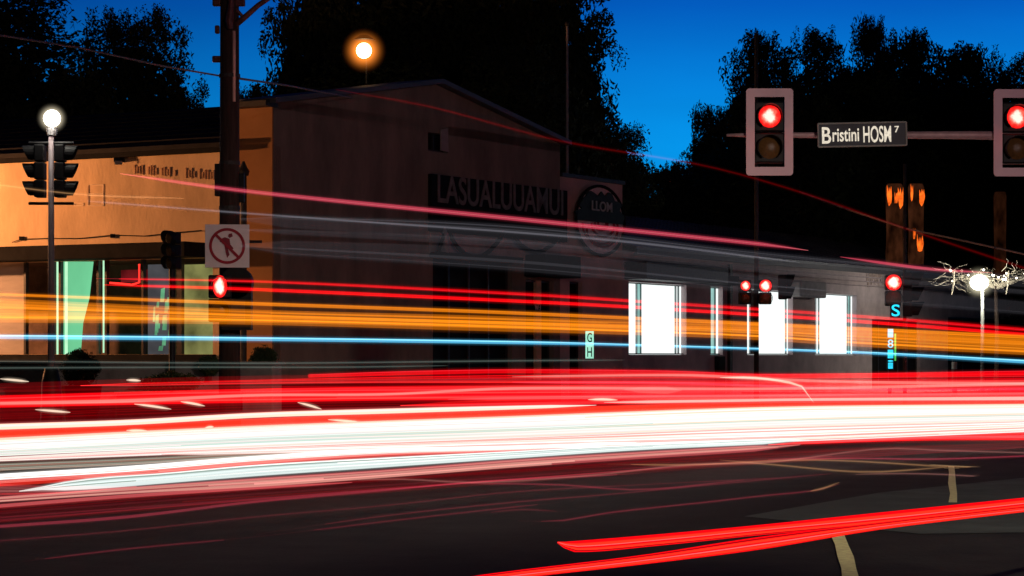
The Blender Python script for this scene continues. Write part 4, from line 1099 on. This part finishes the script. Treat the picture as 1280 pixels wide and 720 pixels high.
# --- high, thin trails of buses
trail('bright pink thin trail sloping from the orange wall across the sign band', 25, [(150, 217, 2.5), (300, 238, 4.2), (640, 273, 5.0), (950, 305, 4.2), (1010, 313, 2.5)], 'rose', .34, [('salmon', .34)], open_l=False, open_r=False)
trail('faint magenta thin trail above the far right red signal', 25, [(1050, 321, 2), (1120, 331, 3.2), (1170, 337, 3), (1240, 341, 2)], 'rose', .4, [], open_l=False, open_r=False)
trail('faint dark red highest trail crossing the gable and the dark trees', 27, [(420, 112, 1.2), (540, 134, 2.0), (700, 176, 2.2), (880, 207, 1.8), (1000, 240, 2.0), (1130, 285, 2.0), (1280, 335, 2.4)], 'red', .05, [], open_l=False)
trail('faint pale thin trail below the bright pink one', 26, [(80, 249, 1.5), (300, 266, 2), (480, 279, 2), (640, 290, 2.2), (800, 304, 2.2), (1000, 328, 2)], 'grey', .11, [], open_l=False, open_r=False)
trail('faint cream thin trail over the left end of the orange wall', 27, [(-40, 226, 1.5), (100, 243, 1.5), (230, 248, 2)], 'gold', .18, [], open_r=False)
for (a, b_, sv) in ((292, 22, .013), (305, 9, .013), (325, 26, .012)):
    trail('very faint wide grey veil of light across the building fronts', 29, [(300, a - 18, b_ * .6), (640, a, b_), (960, a + 32, b_ * .8), (1280, a + 60, b_ * .6)], 'grey', sv, [('grey', .03)], nf=3, fr=.08, rim=2, open_l=False, group='faint grey veils of light over the facades')
# --- paired red
trail('upper thin red trail of the pair above the orange band', 27, [(120, 348, 1.2), (340, 352.5, 2.6), (640, 367, 3.4), (785, 376, 3.4), (1055, 394, 3.4), (1280, 412, 3.6)], 'red', .55, [('rose', .25)], open_l=False)
trail('lower thin red trail of the pair above the orange band', 27.4, [(130, 356, 2), (300, 361, 3.4), (640, 376, 3.8), (785, 383.5, 3.6), (1055, 400.5, 3.6), (1280, 418, 3.8)], 'red', .75, [('scarlet', .5)], open_l=False)
# --- orange
trail('thin orange trail running just above the broad orange band', 28, [(0, 368, 3), (300, 379, 4), (600, 389.5, 4), (785, 397.5, 4), (930, 404, 4), (1280, 421, 4)], 'orange', .55, [('amber', .3)])
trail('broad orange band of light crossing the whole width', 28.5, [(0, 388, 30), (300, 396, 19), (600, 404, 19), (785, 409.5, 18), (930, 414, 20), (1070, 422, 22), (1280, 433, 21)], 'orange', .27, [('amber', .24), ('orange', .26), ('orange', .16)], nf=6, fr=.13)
# --- cyan
trail('crisp cyan white line running below the orange band', 28.2, [(0, 421, 5.0), (300, 423.5, 4.6), (640, 428, 4.0), (785, 431.2, 2.6), (1080, 441, 2.8), (1280, 452, 4.2)], 'cyan', .55, [('ice', .55)], fr=.5)
trail('faint grey thin line below the cyan one, upper', 30, [(60, 452, 1.2), (330, 454, 1.6), (640, 451, 1.6), (780, 450, 1.4)], 'grn', .07, [], open_r=False)
trail('faint grey thin line below the cyan one, lower', 30, [(-20, 460, 1.5), (250, 459, 1.6), (420, 459, 1.6), (560, 457, 1.2)], 'grn', .07, [], open_r=False)
# --- upper red field
trail('topmost red trail of the red field, beginning sharply left of centre', 34.5, [(386, 470, 4), (520, 466, 5), (640, 464, 5), (830, 466, 6), (960, 470, 5), (1280, 466, 5)], 'red', .6, [('rose', .25)], open_l=False, taper=False)
trail('dark red haze of light along the foot of the planter wall', 34, [(0, 485, 12), (300, 478, 16), (640, 478, 22), (960, 480, 26), (1280, 478, 26)], 'deep', .10, [('red', .12)], nf=4, fr=.1, rim=0)
red_field = [
 ([(100, 482, 3), (400, 476, 7), (640, 474, 11), (960, 474, 12), (1280, 472, 10)], .40, 33.5),
 ([(300, 488, 4), (640, 485, 10), (960, 483, 12), (1280, 482, 12)], .55, 33),
 ([(420, 497, 5), (640, 495, 12), (960, 494, 12), (1280, 492, 12)], .60, 32.6),
 ([(500, 507, 5), (700, 503, 12), (960, 502, 11), (1280, 500, 10)], .55, 32.2)]
for pts, s, D in red_field:
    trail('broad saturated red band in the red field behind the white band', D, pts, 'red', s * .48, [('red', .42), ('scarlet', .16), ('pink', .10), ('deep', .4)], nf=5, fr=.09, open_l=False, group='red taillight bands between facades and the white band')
trail('bright red band at the left edge above the dark strip', 32.4, [(0, 502, 15), (320, 494.5, 17), (640, 491.5, 14), (960, 492, 9), (1280, 490, 8)], 'red', .8, [('scarlet', .4), ('pink', .25)], nf=3, fr=.14)
for pts, k_, s in (([(0, 504, 3), (160, 501, 4), (320, 494, 3), (480, 493, 2.6), (640, 485.5, 3), (960, 486, 3), (1280, 480, 3)], 'salmon', .4), ([(640, 471, 2), (860, 469, 3), (960, 474, 3), (1100, 478, 3), (1280, 479, 3)], 'salmon', .34),
                   ([(560, 499, 2), (700, 497, 3), (900, 495, 3), (1100, 494, 3.4), (1280, 492, 3)], 'pink', .36), ([(755, 503, 3), (900, 501, 3), (1000, 499.5, 3), (1280, 498, 4)], 'salmon', .9),
                   ([(780, 487, 5), (840, 488, 9), (852, 488, 3)], 'salmon', .12), ([(640, 478, 2), (850, 479, 2.5), (1100, 487, 3), (1280, 486, 3)], 'rose', .3)):
    trail('thin pink thread of light in the red field', 31.8, pts, k_, s, [], open_l=pts[0][0] < 1, open_r=pts[-1][0] > 1270, group='pink threads in the red field')
trail('curling cream trail bending downwards right of centre in the red field', 31.5, [(900, 472, 2), (940, 472, 2.4), (975, 476, 2.6), (1000, 482, 3.2), (1010, 490, 4), (1017, 503, 2.5)], 'warm', .55, [], open_l=False, open_r=False)
# --- dark maroon strip and white line
trail('dark maroon strip of light above the thin white line at left', 31.6, [(0, 520, 17), (320, 509, 15), (640, 504, 9), (800, 502, 6)], 'deep', .09, [('red', .10)], nf=4, fr=.1, open_r=False)
trail('crisp thin white line above the broad white band', 31, [(0, 533.5, 7), (160, 528, 6.5), (320, 519, 6), (480, 514, 6), (640, 509.5, 4.5), (745, 506.5, 2.6)], 'warm', 1.1, [('white', 1.0)], fr=.5, open_r=False, opaque=True, halo_kind='pink', rim=1.6)
trail('bright scarlet band between the white line and the broad white band', 30.6, [(0, 543, 11), (320, 529, 11), (640, 516, 9), (960, 506, 6), (1280, 504, 4)], 'scarlet', 1.0, [('scarlet', .4)], nf=3, fr=.2)
# --- white band
gw = 'white headlight trails in the broad bright band'
W_ = [('white', 1.25), ('warm', 1.05), ('white', .86), ('cool', 1.05)]
wl = [
 ('warm', [(0, 551, 7), (320, 534.5, 5), (640, 522.5, 5), (960, 511, 4.5), (1280, 507.5, 5)], .95, 30, [('white', 1.3), ('salmon', .9), ('warm', .8)]),
 ('white', [(0, 557, 9), (320, 541, 11), (640, 529, 12), (960, 517, 12), (1280, 512, 10)], 1.12, 29.5, W_),
 ('white', [(0, 566, 8), (320, 550, 12), (640, 539, 14), (960, 527, 14), (1280, 520, 12)], .98, 28, W_ + [('grn', 1.0)]),
 ('white', [(0, 574, 5), (320, 560, 9), (640, 549, 13), (960, 537, 14), (1280, 528, 12)], 1.0, 26.5, W_ + [('salmon', 1.0)]),
 ('white', [(200, 568, 3), (420, 562, 5), (640, 556, 10), (960, 547, 12), (1280, 535, 10)], 1.05, 25, W_ + [('salmon', .95)]),
]
wlab = ['uppermost warm edged white trail of the broad band', 'second white trail from the top of the broad band', 'middle white trail of the broad band with faint grey threads', 'fourth trail from the top of the broad white band', 'lowest full width trail filling the bottom of the broad white band']
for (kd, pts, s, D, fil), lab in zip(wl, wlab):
    trail(lab, D, pts, kd, s, fil, nf=4, fr=.11, open_l=pts[0][0] < 1, opaque=True, group=gw, halo_kind='salmon')
trail('greyish brown strip within the white trails at left', 25, [(0, 584, 9), (160, 577, 8), (320, 568, 5), (460, 561, 3)], 'warm', .16, [('deep', .2), ('grn', .25)], nf=3, fr=.15, open_r=False, opaque=False)
trail('narrow white trail under the greyish strip at left', 24, [(0, 596, 7), (160, 586, 7), (320, 573, 6), (480, 563.5, 6), (640, 560, 4), (800, 553, 4)], 'white', 1.25, [('warm', .5)], open_r=False, opaque=True)
trail('orange red trail under the narrow white trail', 23, [(0, 604, 8), (160, 593, 8), (320, 579, 8), (480, 568, 7), (640, 563, 5), (900, 552, 5)], 'scarlet', .42, [('salmon', .35), ('deep', .2)], nf=3, fr=.2, open_r=False)
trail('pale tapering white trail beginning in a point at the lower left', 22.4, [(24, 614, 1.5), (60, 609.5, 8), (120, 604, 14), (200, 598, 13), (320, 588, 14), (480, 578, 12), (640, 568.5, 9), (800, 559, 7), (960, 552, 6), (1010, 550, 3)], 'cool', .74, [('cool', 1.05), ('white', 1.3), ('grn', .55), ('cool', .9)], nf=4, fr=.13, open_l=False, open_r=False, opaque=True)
trail('soft pink trail along the underside of the white trails', 21.6, [(0, 624, 7), (160, 613, 8), (320, 603, 11), (480, 592, 10), (640, 579.5, 10), (800, 569, 9), (960, 559.5, 7), (1000, 556, 3)], 'pink', .30, [('salmon', .32), ('warm', .25)], nf=3, fr=.3, open_r=False)
trail('soft reddish brown strip beneath the pointed tip at lower left', 21.8, [(0, 612, 14), (80, 612, 9), (170, 608, 3)], 'pink', .13, [('deep', .2), ('salmon', .1)], nf=4, fr=.12, open_r=False)
trail('pink fringe trail below the pointed white trail at left', 21.2, [(-20, 634, 4), (160, 620, 4), (320, 610, 3), (440, 603, 2)], 'pink', .35, [], open_r=False)
trail('red trail emerging below the white band at the right edge', 25, [(960, 556, 3), (1050, 551, 5), (1160, 546, 9), (1280, 544, 12)], 'red', .85, [('pink', .6)], nf=2, fr=.16, open_l=False)
trail('dark red haze of light under the trails at lower left', 20.6, [(0, 642, 24), (320, 617, 22), (640, 594, 20), (960, 572, 16), (1280, 556, 8)], 'deep', .05, [('deep', .08), ('rose', .04)], nf=5, fr=.1, rim=0)
# --- thin lower trails
low = [
 ('red thin trail rising from the lower left corner', 'rose', .20, 19.5, [(0, 658, 4.5), (160, 646, 4.5), (320, 627, 3.5), (480, 613, 2.4), (600, 602, 2.2), (800, 592, 2)]),
 ('faint brownish thin trail below the red lower left one', 'rose', .06, 18.5, [(0, 676, 2), (160, 663, 2), (320, 646, 2), (480, 632, 2), (640, 615, 2), (800, 606, 1.6), (1000, 596, 1.5)]),
 ('faint red thin trail in the dark road at lower left', 'rose', .09, 17.5, [(28, 702, 1.8), (160, 686, 2.2), (320, 671, 1.6), (480, 652, 1.8), (640, 634, 2), (700, 628, 1.6)]),
 ('faint pair thin trail just above the lowest one', 'rose', .08, 17.8, [(320, 668, 1.2), (480, 645, 1.8), (640, 628, 2), (760, 618, 1.6), (950, 600, 2), (1040, 592, 2)]),
 ('thin salmon trail crossing from upper left to the right', 'salmon', .16, 20.4, [(420, 601, 1.5), (500, 599, 2), (600, 603, 2), (740, 594, 2), (860, 581, 2.2), (960, 578, 2), (1100, 561, 2), (1180, 563, 2), (1280, 566, 2)]),
 ('thin salmon wave trail under the white band right of centre', 'gold', .22, 21.5, [(760, 580, 1.6), (860, 581, 2.2), (1000, 575, 2), (1080, 577, 2), (1180, 583, 2), (1280, 585, 2)]),
 ('thin gold trail dipping then flat under the white band', 'gold', .22, 21.0, [(900, 575, 1.6), (980, 582, 2), (1080, 590, 2.2), (1170, 585, 2.2), (1190, 583, 2)]),
 ('thin rose trail running nearly level toward the lane dash', 'rose', .22, 21.2, [(960, 574, 2), (1080, 573, 2), (1160, 574, 2.4), (1230, 572, 2), (1280, 570, 2)]),
 ('thin grey pink trail bowing low at the right', 'salmon', .14, 19.8, [(1040, 594, 1.2), (1110, 592, 1.8), (1180, 593, 1.8), (1280, 600, 1.8)]),
 ('faint rose trail bending up right of centre over the dark road', 'rose', .12, 18.6, [(648, 651, 1.2), (700, 651, 2), (760, 641, 2.2), (880, 628, 2), (960, 619, 2), (1020, 613, 2), (1050, 605, 3)]),
 ('faint thin trail arched over the dark road at centre', 'rose', .07, 18.9, [(600, 642, 1.6), (650, 637, 1.8), (710, 640, 1.4)]),
 ('short gold trail hooked at its right end', 'gold', .22, 19.3, [(1008, 615, 1.2), (1030, 610, 2.6), (1049, 603, 1.5)]),
 ('thin grey line low at the right over the dark road', 'grey', .09, 17.2, [(1140, 661, 1.4), (1200, 665, 1.8), (1280, 670, 1.8)]),
 ('faint rose thin trail at centre under the pink underside', 'rose', .14, 20.2, [(560, 604, 1.5), (700, 606, 2), (800, 612, 2), (930, 600, 1.8)]),
]
for lab, kd, s, D, pts in low:
    trail(lab, D, [(a_, b_, c_ * .72) for a_, b_, c_ in pts], kd, s * .72, [], open_l=pts[0][0] <= 0, open_r=pts[-1][0] >= 1280, group='thin trails low over the road')
# short flecks
fl_ = [(44, 512, 88, 515.5, 'cream fleck of light over the maroon strip at far left'), (168, 505, 214, 511.5, 'thin cream fleck slanting right of the bush'), (226, 502, 256, 507.5, 'cream fleck slanting beneath the utility pole'),
       (158, 538, 184, 538.5, 'pale fleck on the scarlet band left'), (256, 535, 267, 533.5, 'tiny pale fleck on the scarlet band below the utility pole'), (372, 503, 402, 511.5, 'thin cream fleck over the maroon strip left of centre'),
       (410, 524.5, 455, 528.5, 'thin pale fleck on the scarlet band left of centre'), (735, 499.5, 772, 500, 'cream fleck in the red field under the mint sign'), (0, 473.5, 36, 477, 'pale pinkish fleck at the left edge by the pole'), (158, 475, 176, 476, 'pale pink fleck right of the round bush')]
for a, b_, c, d_, lab in fl_:
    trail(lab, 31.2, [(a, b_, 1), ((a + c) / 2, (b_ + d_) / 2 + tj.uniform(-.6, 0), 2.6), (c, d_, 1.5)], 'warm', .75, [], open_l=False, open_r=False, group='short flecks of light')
# --- near taillight trails at lower right
def near(label, D, top, bot, fil):
    """a close taillight trail given by its upper and lower edge; closed slanted start"""
    bm = NB(); mats = [G('red', 1.15, True), G('scarlet', 1.3, True), G('pink', 1.0, True), G('deep', .55, True)]
    us = sorted({u for u, _ in top} | {u for u, _ in bot} | {b[0] for b in bot}); u0, u1 = us[0], us[-1] + 260
    f2 = lambda pts, u: ipol([(a, b_, 0) for a, b_ in pts], u)[0]
    n = 34; rows = []
    for i in range(n + 1):
        u = u0 + (u1 - u0) * (i / n) ** 1.3; vt = f2(top, u); vb = f2(bot, u); Y = depth_on(D, u); rows.append((P(u, (vt + vb) / 2, Y), max(.003, (vb - vt) / 2 * Y / F)))
    tube(bm, [r_[0] for r_ in rows], [r_[1] for r_ in rows], 12, 0, aspect=.55)
    for off, th, mi in fil:
        tube(bm, [c + NR * (r_ * .56 * math.sqrt(1 - off * off) + .001) + Vector((0, 0, r_ * off)) for c, r_ in rows], [max(.0015, r_ * th) for c, r_ in rows], 6, mi)
    return tag(link('light_trail', bm, mats, smooth=True), label, 'light trail', 'near red taillight trails')
near('upper thick near red trail at lower right with slanted start', 8.7,
     [(697, 677.5), (715, 676.5), (820, 668), (950, 656), (1100, 640.5), (1280, 622)], [(697, 678.5), (715, 690), (820, 682.5), (950, 669), (1100, 656), (1280, 636)], [(.35, .25, 1), (.1, .10, 2), (-.45, .2, 1), (-.7, .1, 3)])
near('lower thick near red trail leaving by the bottom edge', 8.2,
     [(520, 730.5), (620, 716), (800, 694), (950, 671), (1100, 653), (1280, 633)], [(520, 746), (620, 727), (800, 706), (950, 687), (1100, 662), (1280, 640)], [(.4, .2, 1), (-.1, .09, 2), (-.5, .22, 1), (.75, .1, 3)])

# ------------------------------------------------------------------ camera, render
cam = bpy.data.cameras.new('Camera'); co = bpy.data.objects.new('Camera', cam); COL.objects.link(co); S.camera = co
co.location = (0, 0, CH); co.rotation_euler = (R(90), 0, 0)
cam.sensor_width = 36; cam.lens = 36 * F / 1280; cam.shift_y = (V0 - 360) / 1280; cam.clip_end = 4000; cam.clip_start = .1
S.view_settings.view_transform = 'Standard'; S.view_settings.look = 'None'; S.view_settings.exposure = 0; S.view_settings.gamma = 1
S.render.engine = 'CYCLES'; c = S.cycles
c.use_denoising = True; c.max_bounces = 5; c.diffuse_bounces = 2; c.glossy_bounces = 3; c.transparent_max_bounces = 128; c.sample_clamp_indirect = 4; c.use_light_tree = True
c.caustics_reflective = False; c.caustics_refractive = False
